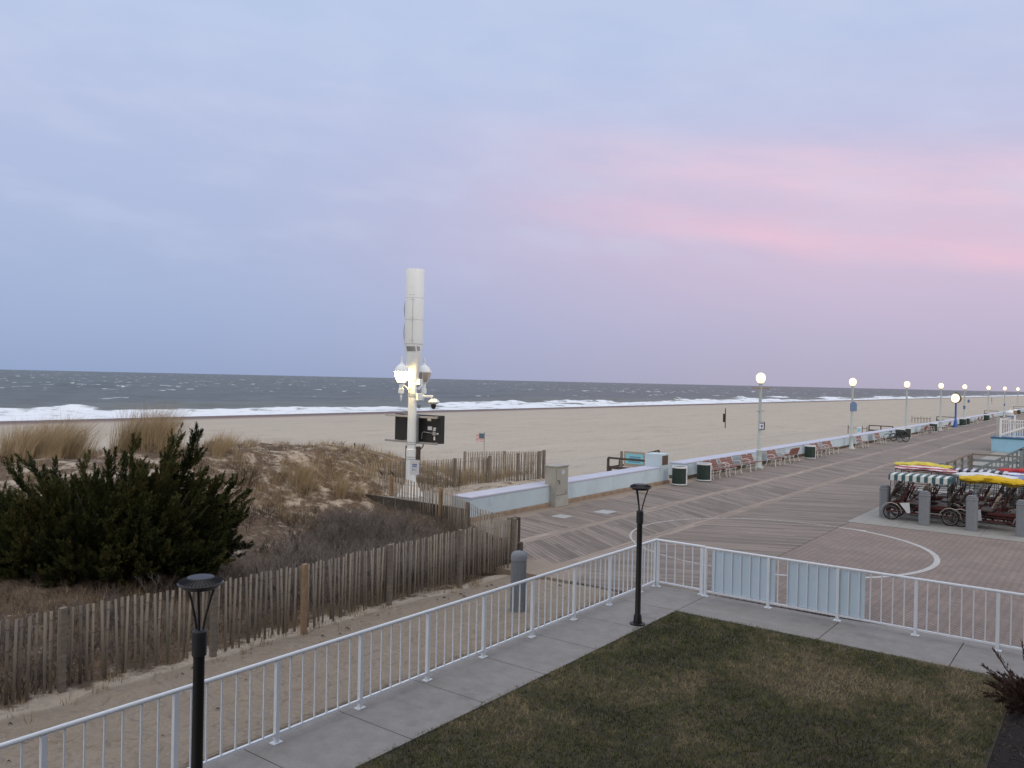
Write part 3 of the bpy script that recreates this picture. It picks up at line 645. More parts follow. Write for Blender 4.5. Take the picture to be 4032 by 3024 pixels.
# ---- juniper
def sprays(S, E_, bend, n, r0_, L):
    """needle clumps along a curved plume"""
    t = rng.random(n)**.8; c_ = S[None]*(1-t)[:, None] + E_[None]*t[:, None] + bend[None]*(t*(1-t)*4)[:, None]
    ax = (E_-S)/np.linalg.norm(E_-S); rv = rng.normal(size=(n, 3)); rv -= (rv@ax)[:, None]*ax[None]; rv /= np.linalg.norm(rv, axis=1)[:, None]
    rp = r0_*(.15+.85*np.sin(np.clip(t*1.05+.12, 0, 1)*math.pi)**.8)*(1-t*.55)
    p = c_ + rv*(rp*np.sqrt(rng.random(n)))[:, None]
    dd = ax[None]*1.0 + rv*.5 + rng.normal(0, .20, (n, 3)) + np.array([0, 0, .2]); dd /= np.linalg.norm(dd, axis=1)[:, None]
    sd = np.cross(dd, rng.normal(size=(n, 3))); sd /= np.linalg.norm(sd, axis=1)[:, None]
    Ls = L*(.6+.8*rng.random(n))[:, None]; wd = Ls*.10
    a = p - sd*wd*.4; b = p + sd*wd*.4; m1 = p + dd*Ls*.55 + sd*wd; m0 = p + dd*Ls*.5 - sd*wd; e = p+dd*Ls
    V = np.stack([a, b, m1, e, m0], 1).reshape(-1, 3); k = np.arange(n)[:, None]*5
    return V, np.concatenate([k+np.array([0, 1, 2, 3, 4])], 0)
JX, JY = -17.5, 9.2; JZ = H(JX, JY)
jun = thing('juniper', 'large dark green windswept juniper bush on the dune at the left', 'shrub', (JX, JY, JZ))
rt = np.array([math.cos(HEAD), math.sin(HEAD), 0]); fd = np.array([-math.sin(HEAD), math.cos(HEAD), 0]); up = np.array([0, 0, 1.])
tips = [(1.60, 0, 3.06, .42), (1.52, .1, 2.75, .40), (1.05, .1, 2.92, .34), (.85, .2, 2.55, .36), (.15, .1, 2.95, .34), (-.1, .2, 2.55, .38), (-.45, .2, 2.40, .36), (-1.0, .2, 2.28, .38), (-1.6, 0, 2.15, .4), (-2.1, .1, 2.28, .42), (-2.6, .1, 2.2, .42), (-3.1, 0, 1.95, .42), (-3.5, 0, 2.0, .34),
        (1.85, -.1, 2.3, .34), (2.15, 0, 2.15, .34), (2.42, .1, 1.98, .30), (2.62, 0, 1.72, .28), (2.45, -.2, 1.35, .3), (2.2, -.3, 1.0, .35), (-3.9, 0, 1.5, .4), (-3.8, -.2, .9, .45),
        (1.2, -.3, 2.35, .4), (.5, -.4, 2.2, .4), (-.4, -.5, 2.0, .45), (-1.4, -.5, 1.8, .45), (-2.6, -.5, 1.6, .45)]
parts = []; plum = []
for (a, b_, z, r_) in tips:
    S = rt*(a*.25-.1)+fd*b_*.3+up*.25; plum.append((S, rt*a+fd*b_+up*z, r_*.72, 1400))
for i in range(70):        # drooping skirt
    a = rng.uniform(-4.2, 2.2); b_ = rng.uniform(-1.5, -.2); z = rng.uniform(.18, .75)
    plum.append((rt*(a*.75)+fd*b_*.4+up*z*.5, rt*(a+.1)+fd*b_+up*z, rng.uniform(.2, .3), 560))
for i in range(240):
    a = rng.uniform(-4.0, 2.4); b_ = rng.uniform(-1.25, 1.25)
    top = np.interp(a, [-4.2, -3.2, -2.2, -1, -.2, .7, 1.5, 2.0, 2.6], [1.3, 1.9, 2.1, 2.1, 2.35, 2.4, 2.4, 1.95, 1.2])
    z = top*(1-.35*(b_/1.3)**2)*rng.uniform(.30, .98)
    if z < .45: z = .45
    E_ = rt*(a*.96+.10)+fd*b_+up*z; S = rt*(a*.62-.12)+fd*b_*.5+up*max(.05, z-rng.uniform(.7, 1.0)); plum.append((S, E_, rng.uniform(.20, .32), 620))
for S, E_, r_, nn in plum:
    tn = rng.uniform(.05, .55); ax = (E_-S)/np.linalg.norm(E_-S); Lp = np.linalg.norm(E_-S); bend = np.array([0, 0, -.12])+rt*.06
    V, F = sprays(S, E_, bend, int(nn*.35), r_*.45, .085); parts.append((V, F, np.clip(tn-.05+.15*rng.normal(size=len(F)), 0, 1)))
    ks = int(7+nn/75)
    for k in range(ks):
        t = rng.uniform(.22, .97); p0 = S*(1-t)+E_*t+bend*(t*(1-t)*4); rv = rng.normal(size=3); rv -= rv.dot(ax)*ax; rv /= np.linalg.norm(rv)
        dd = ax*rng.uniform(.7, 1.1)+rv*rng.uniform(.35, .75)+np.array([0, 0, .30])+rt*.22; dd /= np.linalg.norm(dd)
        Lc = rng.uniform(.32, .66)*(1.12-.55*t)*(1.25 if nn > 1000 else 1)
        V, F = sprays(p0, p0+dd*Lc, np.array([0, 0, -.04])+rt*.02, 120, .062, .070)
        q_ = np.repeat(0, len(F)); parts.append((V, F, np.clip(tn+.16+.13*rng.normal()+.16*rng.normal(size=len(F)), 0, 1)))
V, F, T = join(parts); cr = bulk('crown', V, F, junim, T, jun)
tr = MB()
for i in range(26):
    a = rng.uniform(-3.0, 2.6); b_ = rng.uniform(-.8, .8); z = rng.uniform(.9, 1.9)
    tr.tube([rt*.1*a+fd*.1*b_, rt*.45*a+fd*.5*b_+up*z*.35, rt*a*.85+fd*b_+up*z], [.06, .035, .01], 6)
tr.build('trunk', barkm, jun)
# ---- red-leaved shrub at lower right
RX, RY = -.90, 14.05
rs = thing('red_leaf_shrub', 'low dark red spreading shrub at the corner of the mulch bed', 'shrub', (RX, RY, 0))
parts = []
tr = MB()
for i in range(70):
    a = rng.uniform(0, 6.28); q_ = rng.uniform(.15, .75); z = rng.uniform(.08, .42); E_ = np.array([math.cos(a)*q_, math.sin(a)*q_, z]); S = E_*[.2, .2, .1]
    V, F = sprays(S, E_, np.array([0, 0, .06]), 170, .075, .05); parts.append((V, F, np.clip(.35+.3*rng.normal(size=len(F)), 0, 1)))
    if i % 2: tr.tube([S, (S+E_)/2+np.array([0, 0, .07]), E_], [.012, .008, .004], 5)
for (a, q_, z) in ((2.7, .78, .42), (2.35, .85, .62), (1.9, .7, .8), (1.3, .75, .78), (.6, .9, .55)):
    E_ = np.array([math.cos(a)*q_, math.sin(a)*q_, z]); S = E_*.3
    V, F = sprays(S, E_, np.array([0, 0, .04]), 130, .035, .05); parts.append((V, F, np.clip(.45+.3*rng.normal(size=len(F)), 0, 1))); tr.tube([S*.2, (S+E_)/2, E_], [.012, .009, .004], 5)
V, F, T = join(parts); bulk('crown', V, F, redl, T, rs); tr.build('trunk', barkm, rs)
n = 6000; bs_ = np.stack([rng.uniform(-1.2, .6, n), rng.uniform(2, 14.8, n), np.full(n, .022)], 1)
V, F = blades(n, bs_, .012+.02*rng.random(n), rng.normal(0, .035, (n, 2)), .02, 1)
tag(bulk('mulch_chips', V, F, leafmat('mulch_chip', [(.02, .015, .012), (.05, .035, .026), (.10, .07, .05), (.16, .12, .085)]), rng.random(n)**1.8), kind='stuff')
# ------------------------------------------------------------------ white railings
def railing(name, label, p0, dirv, length, posts, zbase=.018, panels=(), step=.0):
    g = thing(name, label, 'railing', (p0[0], p0[1], zbase)); dx_, dy_ = dirv
    P = lambda s, z: (dx_*s, dy_*s, z)
    MB().tube([P(0, 1.06), P(length, 1.06)], .027, 10).build('top_rail', railm, g, smooth=True)
    for a, b in zip(posts, posts[1:]):
        MB().bar(P(a+.03, .11), P(b-.03, .11), .038, .032).build('bottom_rail', railm, g)
    for s in posts:
        m = MB(); m.bar(P(s, 0), P(s, 1.035), .055, .055, up=(dx_, dy_, 0)); m.build('post', railm, g)
        m = MB(); m.bar(P(s-.07, .006), P(s+.07, .006), .10, .012); m.build('foot_plate', railm, g)
    for a, b in zip(posts, posts[1:]):
        k = max(1, round((b-a)/.193)); 
        for i in range(1, k):
            s = a+(b-a)*i/k; jx = random.uniform(-.004, .004)
            MB().bar(P(s, .12), P(s+jx, 1.036), .019, .019, up=(dx_, dy_, 0)).build('baluster', railm, g)
    return g
lp = [16.86, 16.16, 14.80, 13.43, 12.02, 10.62, 9.25, 7.87, 6.46, 5.08, 3.68, 2.28, .9, -.5]
L = railing('white_railing', 'long white metal railing between the sandy path and the concrete walk', (-8.42, -.5), (0, 1), 17.36, [p+.5 for p in reversed(lp)])
rp = [-8.30, -7.24]
Rg = railing('white_railing', 'short white railing bay at the corner where the walk turns', (-8.42, 16.88), (1, 0), 1.20, [.06, 1.12])
rp = [-7.18, -5.79, -4.40, -2.99, -1.66, -.25, 1.15]
Rg2 = railing('white_railing', 'white metal railing with two solid pale blue panels beside the brick plaza', (-7.18, 16.82), (1, 0), 8.33, [p+7.18 for p in rp])
for a, b, k in ((.14, 1.52, 9), (1.78, 3.28, 9)):
    m = MB().box(a, b, .020, .030, .135, 1.015)
    m.build('privacy_panel', panelm, Rg2)
# ------------------------------------------------------------------ black garden lamps
gl = thing('garden_lamp', 'black post lamp with saucer head at the corner of walk and lawn', 'lamp', (-7.33, 13.99, .018), .3, 'black saucer lamps along the walk')
MB().lathe([(.15, 0), (.15, .02), (.085, .03), (.075, .16), (.055, .20), (.052, 1.96)], n=20).build('pole', blackm, gl, smooth=True)
MB().lathe([(.065, 1.94), (.068, 1.95), (.068, 2.17), (.05, 2.19)], n=20).build('collar', mat('collar_metal', (.03, .034, .038), .5, var=.4, vs=8), gl, smooth=True)
for k in range(3):
    a = k*2*math.pi/3+.3; c_, s_ = math.cos(a), math.sin(a)
    MB().tube([(c_*.03, s_*.03, 2.17), (c_*.05, s_*.05, 2.28), (c_*.095, s_*.095, 2.45), (c_*.13, s_*.13, 2.55), (c_*.145, s_*.145, 2.59)], .012, 7).build('arm', blackm, gl, smooth=True)
hd = MB().lathe([(.08, 2.575), (.155, 2.585), (.17, 2.605), (.208, 2.625), (.212, 2.632), (.192, 2.652), (.128, 2.678), (.12, 2.692), (.07, 2.694)], n=36).build('lamp_head', blackm, gl, smooth=True)
fn = MB()
for k in range(36):
    a = k*math.pi/18; c_, s_ = math.cos(a), math.sin(a); fn.bar((c_*.125, s_*.125, 2.682), (c_*.198, s_*.198, 2.650), .005, .014)
fn.build('cooling_fins', blackm, hd)
dup(gl, (-6.99, 4.45, .018), 1.1, 'near black post lamp with saucer head, its foot below the picture')
# ------------------------------------------------------------------ sand fences
def sandfence(label, pts, htop, post_s, zoff=0.0, post_h=1.28, sp=.098, light=None, tilt=.02, fixed=None):
    """pts: polyline of (x, y, ztop)"""
    P = [Vector((a, b, c)) for a, b, c in pts]; seg = [(P[i+1]-P[i]).to_2d().length for i in range(len(P)-1)]; tot = sum(seg)
    def at_(s):
        s = max(0, min(tot-1e-6, s))
        for i, L_ in enumerate(seg):
            if s <= L_: return P[i].lerp(P[i+1], s/L_), (P[i+1]-P[i]).to_2d().normalized()
            s -= L_
        return P[-1], (P[-1]-P[-2]).to_2d().normalized()
    g = thing('sand_fence', label, 'fence', (P[0].x, P[0].y, P[0].z-htop), group='wooden sand fences'); o0 = Vector((P[0].x, P[0].y, P[0].z-htop))
    Vs, Fs, Ts = [], [], []; n = int(tot/sp)
    for i in range(n):
        p, dd = at_(i*sp+random.uniform(-.012, .012)); up_ = Vector((random.gauss(0, tilt)*dd.x, random.gauss(0, tilt)*dd.y, 1))
        nr_ = Vector((-dd.y, dd.x, 0)); off_ = nr_*.012*(1 if i % 2 else -1); w_ = random.uniform(.017, .022); t_ = .005
        top = p + Vector((0, 0, random.uniform(-.025, .02))); lenp = htop*random.uniform(.97, 1.02); d3 = Vector((dd.x, dd.y, 0))
        b0 = len(Vs); 
        for e in (top-up_*lenp, top):
            for a, c in ((-1, -1), (1, -1), (1, 1), (-1, 1)): Vs.append(tuple(e+off_+d3*a*w_+nr_*c*t_-o0))
        for f in ((0,1,2,3),(7,6,5,4),(0,4,5,1),(1,5,6,2),(2,6,7,3),(3,7,4,0)): Fs.append([b0+k for k in f])
        Ts += [random.random()]*6
    bulk('picket_roll', np.array(Vs), np.array(Fs), pickm, np.array(Ts), g)
    for h_ in (.12, .38, .62, .88):
        wr = MB(); pl_ = []
        for i in range(0, n, 3):
            p, dd = at_(i*sp); q_ = p+Vector((0, 0, -htop*h_))-o0
            pl_.append(q_)
        wr.tube(pl_, .0035, 4).build('wire', wirem, g)
    for s in post_s:
        p, dd = at_(s); nr_ = Vector((-dd.y, dd.x, 0)); q_ = p - o0 + nr_*-.05
        MB().box(q_.x-.045, q_.x+.045, q_.y-.045, q_.y+.045, q_.z-post_h-.1, q_.z+.02).build('post', woodn if (light and s in light) else woodg, g, bevel=.006)
    return g
f1p = [(-12.25, 1.6, 1.18), (-12.2, 4.9, 1.2), (-12.22, 5.65, 1.2), (-11.95, 7.8, 1.2), (-11.8, 9.6, 1.22), (-12.0, 11.9, 1.2), (-12.02, 14.1, 1.2), (-12.05, 16.5, 1.2)]
sandfence('weathered slatted sand fence along the sandy path, nearest the railing', f1p, 1.17, [1.2, 3.95, 6.25, 8.0, 10.35, 12.6, 14.7], tilt=.025, light=(8.0,))
f2p = [(-23.2, 21.2, 1.25), (-21.5, 21.0, 1.12), (-17.5, 19.95, 1.05), (-14.6, 18.0, 1.0), (-12.15, 16.72, 1.08)]
sandfence('middle slatted sand fence crossing behind the bare bushes to the boardwalk end', f2p, 1.25, [2.4, 5.6, 8.5, 11.6], tilt=.02, light=(2.4, 5.6))
f3p = [(-23.4, 21.4, 1.3), (-22.2, 22.8, 1.4), (-20.2, 23.4, 1.62), (-19.05, 24.3, 1.75), (-18.4, 25.1, 1.85), (-18.05, 26.2, 1.9)]
sandfence('slatted sand fence standing on the sand bank behind the sea wall', f3p, 1.18, [1.9, 4.0, 5.3, 6.4, 7.4], tilt=.02)
f4p = [(-18.05, 26.25, 1.92), (-18.9, 27.2, 1.75), (-21.8, 28.5, 1.5), (-24.9, 29.5, 1.2)]
sandfence('farthest slatted sand fence dipping and rising against the open beach', f4p, 1.15, [.0, 1.3, 4.3, 7.6], tilt=.05)
# loose posts on the beach side
for k, (sx, sd, z, h_, w_, lab) in enumerate(((-1.35, 41.6, None, .95, .05, 'left weathered stake of a pair standing in the sand beyond the screen'), (-1.14, 41.4, None, .93, .10, 'wider right stake of a pair standing in the sand beyond the screen'),
        (-7.3, 38.0, None, .85, .05, 'thin wooden stake on the far edge of the dune'), (-4.3, 33.5, None, 1.0, .05, 'thin wooden stake beside the tall seed stalks'))):
    X, Y = cam2(sx, sd); tag(MB().box(-w_/2, w_/2, -.03, .03, 0, h_).build('wooden_stake', woodd, loc=(X, Y, H(X, Y)-.05), bevel=.004), lab, 'stake', 'wooden stakes in the sand')
bp = thing('wooden_post', 'dark square timber post pair at the end of the sand fence', 'post', (-12.75, 17.35, -.3))
MB().box(-.09, .09, -.09, .09, 0, 1.32).build('post', woodd, bp, bevel=.01); MB().box(.2, .34, -.3, -.12, 0, .72).build('stub', woodd, bp, bevel=.01)
# bulkhead along the deck end
struct('bulkhead', MB().box(-22.4, -16.88, 20.36, 20.45, -.7, .42).bar((-16.84, 20.44, -.22), (-15.1, 19.30, -.22), .06, .40).bar((-15.1, 19.22, -.22), (-12.36, 17.38, -.22), .06, .40), woodd)
# ------------------------------------------------------------------ sea wall
sw1 = thing('sea_wall', 'near pale blue sea wall ending in a taller pillar with a brown plaque', 'wall', (-16.85, 20.38, 0))
wl = MB(); 
for a, b in ((0, 5.3), (5.31, 9.4), (9.41, 13.66)): wl.box(-.78, 0, a, b, .15, .735)
wl.build('wall', wallm, sw1, bevel=.008)
MB().box(-.80, .015, 0, 13.66, .738, .81).build('cap', capm, sw1, bevel=.02)
MB().box(-.78, .06, 0, 14.55, -.05, .148).build('curb', curbm, sw1, bevel=.02)
pl = MB().box(-.80, .02, 13.664, 14.5, .15, 1.39).build('pillar', wallm, sw1, bevel=.01)
MB().box(.021, .035, 13.80, 14.38, .88, 1.31).build('plaque', plaque, pl)
sw2 = thing('sea_wall', 'long far pale blue sea wall running beside the benches into the distance', 'wall', (-16.85, 36.6, 0))
wl = MB(); y = 0.0; step = 9.0
while y < 800: wl.box(-.78, 0, y, y+step-.012, .17, .735); y += step
wl.build('wall', wallm, sw2, bevel=.008)
MB().box(-.80, .015, 0, 810, .738, .81).build('cap', capm, sw2, bevel=.02)
MB().box(-.78, -.03, .0, 810, -.3, .168).build('curb', mat('stained_base', (.12, .10, .075), .9, var=.5, vs=3), sw2)
# access ramps with timber handrails through the wall
def handrail(label, loc, L_, h_=.92, drop=0.0, n=2, rz=0):
    g = thing('timber_handrail', label, 'handrail', loc, rz, 'timber handrails at the beach ramps')
    MB().bar((0, 0, h_), (-L_, 0, h_-drop), .14, .09).build('top_rail', woodd, g)
    MB().bar((0, 0, h_*.5), (-L_, 0, h_*.5-drop), .05, .14).build('lower_rail', woodd, g)
    for i in range(n): s = L_*i/(n-1); MB().box(-s-.05, -s+.05, -.05, .05, -1.4, h_-.03-drop*i/(n-1)).build('post', woodd, g)
    return g
handrail('dark timber handrail behind the pillar with the plaque', (-17.7, 35.0, 0), 2.45, .93, 0, 2)
handrail('sloping timber handrail beyond the pillar, going down to the beach', (-17.9, 36.9, 0), 3.2, 1.0, .75, 3)
handrail('short sloping timber handrail seen over the wall right of the pillar', (-20.0, 40.2, 0), 2.4, 1.0, .7, 2)
handrail('timber handrail over the wall beside the parked bicycles', (-17.7, 86.0, 0), 2.2, .93, 0, 3)
handrail('timber handrail over the wall beside the blue clock', (-17.7, 123.9, 0), 2.3, .93, 0, 2)
handrail('timber handrail over the wall behind the sixth lamp post', (-17.7, 171.8, 0), 2.2, .93, 0, 2)
handrail('farthest timber handrail over the sea wall', (-17.7, 232.0, 0), 3.0, .93, 0, 2)
def pickets_small(label, loc, n, dx_, h_):
    g = thing('ramp_fence', label, 'fence', loc)
    for i in range(n): MB().box(i*dx_-.04, i*dx_+.04, -.03, .03, 0, h_*random.uniform(.8, 1)).build('picket', woodg, g)
    MB().bar((0, .04, h_*.7), ((n-1)*dx_, .04, h_*.7), .03, .06).build('rail', woodg, g); return g
pickets_small('low weathered fence on the beach left of the handrail near the bicycles', (-22.0, 86.5, -.2), 5, .45, 1.1)
pickets_small('low weathered fence on the beach left of the blue clock', (-23.2, 124.5, -.2), 7, .38, 1.1)
# notice board by the first ramp
nb = thing('notice_board', 'timber notice board with cyan and white notices behind the sea wall', 'sign', (-18.9, 36.6, -.95))
for x_ in (-1.4, .55): MB().box(x_-.05, x_+.05, -.05, .05, 0, 2.1).build('post', woodg, nb)
MB().box(-1.25, .5, -.02, .02, 1.35, 2.12).build('board', tan, nb)
MB().box(-1.15, -.15, -.035, -.022, 1.50, 2.02).build('cyan_notice', cyan, nb)
tx = MB()
for i in range(4): tx.box(-1.0+.03*i, -.3, -.042, -.037, 1.60+i*.08, 1.63+i*.08)
tx.build('notice_lettering', signd, nb)
MB().box(.12, .42, -.035, -.022, 1.5, 2.0).build('white_notice', signw, nb)
MB().box(-1.15, -.2, -.06, -.04, .85, 1.28).build('pale_notice', yelg, nb)
lt = thing('litter_box', 'small white notice box on the ramp fence near the bicycles', 'box', (-20.0, 82.6, -.35)); MB().box(-.2, .2, -.1, .1, 0.3, 1.25).build('box_body', whitep, lt, bevel=.02); MB().box(-.15, .15, -.115, -.102, .8, 1.1).build('notice', cyan, lt); MB().box(-.05, .05, -.05, .05, -.6, .3).build('post', woodg, lt)
# ------------------------------------------------------------------ utility cabinet
cb = thing('utility_cabinet', 'tall grey metal utility cabinet with a round white sticker against the sea wall', 'cabinet', (-16.56, 24.98, 0))
MB().box(-.52, .01, -.01, .85, 0, .40).build('base', cabbase, cb, bevel=.01)
bd = MB().box(-.50, -.02, .0, .84, .405, 1.47).build('body', cabm, cb, bevel=.006)
MB().box(-.53, .03, -.03, .87, 1.472, 1.52).build('lid', cabm, cb, bevel=.01)
dr = MB().box(-.018, .0, .03, .81, .44, 1.42).build('door', cabm, cb, bevel=.004)
MB().tube([(.0, .11, .98), (.05, .11, .98), (.05, .16, .96), (.05, .17, .84)], .013, 7).build('handle', blackm, dr)
st = MB().lathe([(.085, 0), (.085, .004)], n=24); st.v = [(z_+.002, x_+.47, y_+1.27) for x_, y_, z_ in st.v]; st.build('round_sticker', whitep, dr)
MB().box(.0075, .009, .455, .485, 1.22, 1.31).box(.0075, .009, .43, .51, 1.30, 1.32).build('sticker_mark', cabm, dr)
MB().box(-.14, -.09, -.006, -.001, 1.20, 1.25).build('vent_plug', steel, bd)
# two cover plates in the deck
h1 = MB().box(-.28, .28, -.30, .30, 0, .012).build('hatch_cover', padsteel, loc=(-15.27, 23.43, .001), bevel=.003); tag(h1, 'pale steel hatch cover in the planks nearest the utility cabinet', 'hatch cover', 'hatch covers in the boardwalk')
h2 = h1.copy(); COL.objects.link(h2); h2.location = (-14.68, 25.35, .001); h2.scale = (1.05, 1.2, 1); h2['label'] = 'pale steel hatch cover in the planks farther right, nearer the black lamp'
# ------------------------------------------------------------------ tower
TX, TY, TZ = -20.3, 21.2, .40
tw = thing('antenna_tower', 'white pole with a large cylindrical antenna shroud, lamps and a screen', 'tower', (TX, TY, TZ))
MB().lathe([(.52, 0), (.52, .05), (.50, .07), (.36, .26), (.26, .42), (.25, .47), (.21, .49), (.205, .56)], n=8, ph=R(22)).build('base', white, tw, bevel=.006)
pole = MB().lathe([(.185, .5), (.185, 1.7), (.165, 1.72), (.150, 3.6), (.150, 4.5)], n=24).build('pole', polem, tw, smooth=True)
for z_ in (1.34, 1.42, 1.88, 1.95, 3.60, 3.68): MB().lathe([(.192 if z_ < 1.7 else .172, 0), (.192 if z_ < 1.7 else .172, .018)], (0, 0, z_), 24).build('strap', steel, pole)
MB().lathe([(.155, 4.12), (.20, 4.20), (.325, 5.45)], n=32).build('cone', polem, tw, smooth=True)
sh = MB().lathe([(.33, 5.452), (.333, 5.47), (.333, 8.12), (.325, 8.14)], n=40).build('shroud', polem, tw, smooth=True)
MB().lathe([(.334, 0), (.334, .012)], (0, 0, 6.32), 40).lathe([(.3345, 0), (.3345, .010)], (0, 0, 7.1), 40).lathe([(.3345, 0), (.3345, .014)], (0, 0, 5.46), 40).build('seam', steel, sh)
sl = MB()
for k in range(9):
    a = R(-98+k*7.2); b_ = R(-98+k*7.2+6); r1 = .318; r2 = .302
    sl.bar((r1*math.cos(a), r1*math.sin(a), 5.38), (r2*math.cos(b_), r2*math.sin(b_), 5.20), .018, .012, up=(math.cos(a), math.sin(a), 0))
for k in range(3):
    a = R(-24+k*8); b_ = R(-24+k*8+6); sl.bar((.318*math.cos(a), .318*math.sin(a), 5.38), (.302*math.cos(b_), .302*math.sin(b_), 5.22), .016, .012, up=(math.cos(a), math.sin(a), 0))
sl.build('vent_slots', blackd, sh)
pn = MB(); a = R(-56); pn.bar((.336*math.cos(a), .336*math.sin(a), 5.5), (.336*math.cos(a), .336*math.sin(a), 7.1), .012, .012)
for aa_ in (-62, -50, -75):
    for z_ in (5.58, 6.27, 6.37, 7.02, 7.2):
        a = R(aa_); pn.lathe([(.012, 0), (.012, .02)], (.335*math.cos(a), .335*math.sin(a), z_), 6)
pn.build('panel_edge', steel, sh)
sd_ = MB(); a = R(-140)
for z0_, z1_ in ((5.55, 6.2), (6.4, 7.0)): sd_.tube([(.33*math.cos(a), .33*math.sin(a), z0_), (.362*math.cos(a), .362*math.sin(a), (z0_+z1_)/2), (.33*math.cos(a), .33*math.sin(a), z1_)], .014, 6)
sd_.build('side_bracket', steel, sh)
MB().tube([(0, 0, 8.14), (.0, 0, 8.19)], .012, 6).build('lifting_eye', steel, sh)
def lamphead(yo, lit):
    g = MB().tube([(0, yo*.2, 3.95), (0, yo*.5, 3.85), (0, yo*.8, 3.98), (0, yo, 4.0)], .04, 8).build('lamp_arm', polem, tw, smooth=True)
    MB().lathe([(.005, 3.40), (.045, 3.62), (.03, 3.68), (.10, 3.70), (.10, 3.86), (.075, 3.88), (.075, 4.04), (.13, 4.08), (.14, 4.10)], (0, yo, 0), 16).build('lamp_socket', polem, g, smooth=True)
    MB().lathe([(.12, 4.11), (.19, 4.22), (.235, 4.36), (.245, 4.46)], (0, yo, 0), 24).build('globe', glowt if lit else glassm, g, smooth=True)
    MB().lathe([(.262, 4.462), (.262, 4.50), (.24, 4.54), (.19, 4.64), (.11, 4.71), (.06, 4.74), (.05, 4.78), (.025, 4.82), (.045, 4.88), (.005, 5.02)], (0, yo, 0), 24).build('lamp_cap', polem, g, smooth=True)
    if not lit:
        k_ = MB()
        for q_ in range(6): a = q_*math.pi/3; k_.tube([(.14*math.cos(a), yo+.14*math.sin(a), 4.1), (.215*math.cos(a), yo+.215*math.sin(a), 4.25), (.262*math.cos(a), yo+.262*math.sin(a), 4.46)], .008, 5)
        k_.build('lamp_cage', polem, g)
lamphead(-.58, True); lamphead(.58, False)
MB().box(.12, .30, .02, .20, 4.02, 4.22).build('junction_box', polem, tw, bevel=.01)
MB().box(.12, .26, .0, .26, 3.46, 3.70).build('junction_box', polem, tw, bevel=.01)
ca_ = MB().bar((.20, .2, 3.60), (.42, .62, 3.60), .10, .09).build('camera_arm', polem, tw, bevel=.02)
MB().lathe([(.10, 3.52), (.20, 3.44), (.22, 3.40), (.20, 3.37), (.12, 3.32)], (.43, .65, 0), 24).build('camera_housing', polem, ca_, smooth=True)
MB().lathe([(.09, 3.318), (.095, 3.24), (.07, 3.17), (.01, 3.14)], (.43, .65, 0), 20).build('camera_dome', blackd, ca_, smooth=True)
MB().torus((.16, .18, 3.22), .05, .014, 'y', 16, 6).build('cable_loop', blackd, tw)
scn = MB().box(-1.21, 1.05, .36, .58, 1.93, 2.93).build('screen', blackd, tw, bevel=.01)
MB().box(.42, .60, .348, .358, 2.72, 2.82).box(.45, .65, .348, .358, 2.40, 2.53).box(.72, .84, .348, .358, 2.44, 2.50).box(.70, .82, .348, .358, 2.38, 2.43).box(.88, .96, .348, .358, 2.26, 2.31).box(.74, .81, .348, .358, 2.05, 2.18).build('stickers', signw, scn)
MB().box(.70, .84, .33, .358, 2.22, 2.35).build('conduit_box', steel, scn)
MB().tube([(.72, .33, 2.29), (.28, .33, 2.32), (.20, .33, 2.28), (.18, .33, 2.06)], .013, 6).build('conduit', steel, scn)
MB().tube([(.30, .3, 1.98), (.30, .28, 1.8), (.2, .15, 1.62)], .02, 6).build('cable', blackd, scn)
for z_ in (2.86, 1.93):
    b_ = MB().bar((-1.54, .22, z_), (.97, .22, z_), .10, .07).build('bracket_bar', steel, tw)
    for x_ in (-1.05, -.6, .9): MB().box(x_-.05, x_+.05, .27, .36, z_-.04, z_+.04).build('clip', steel, b_)
MB().box(-.17, .17, .10, .17, 1.9, 2.92).build('bracket_plate', steel, tw)
MB().box(.16, .27, .06, .2, 1.30, 1.80).build('meter_box', woodd, tw, bevel=.01)
sg = MB(); sg.bar((.20, -.02, .80), (.20, -.02, 1.33), .31, .012, up=(.85, -.5, 0)); sg = sg.build('pole_sign', signw, tw)
def onsign(dx0, dx1, z0_, z1_, m_, nm):
    n_ = Vector((.85, -.5, 0)).normalized(); s_ = Vector((.5, .85, 0)).normalized(); c_ = Vector((.20, -.02, 0))+n_*.009
    o_ = MB(); vs = [c_+s_*a+n_*b for b in (0, .004) for a in (dx0, dx1)]; 
    o_.add([(vs[0].x, vs[0].y, z0_), (vs[1].x, vs[1].y, z0_), (vs[1].x, vs[1].y, z1_), (vs[0].x, vs[0].y, z1_)], [(0, 1, 2, 3)]); return o_.build(nm, m_, sg)
onsign(-.155, .155, 1.22, 1.235, signy, 'yellow_band'); onsign(-.155, .155, .89, .905, signy, 'yellow_band')
onsign(-.09, .08, 1.14, 1.18, signd, 'lettering'); onsign(-.09, .08, 1.085, 1.12, signd, 'lettering'); onsign(-.11, .10, 1.04, 1.047, ink, 'lettering'); onsign(-.09, -.05, .95, 1.0, signd, 'symbol'); onsign(-.02, .08, .955, .962, ink, 'lettering'); onsign(-.02, .08, .985, .992, ink, 'lettering')
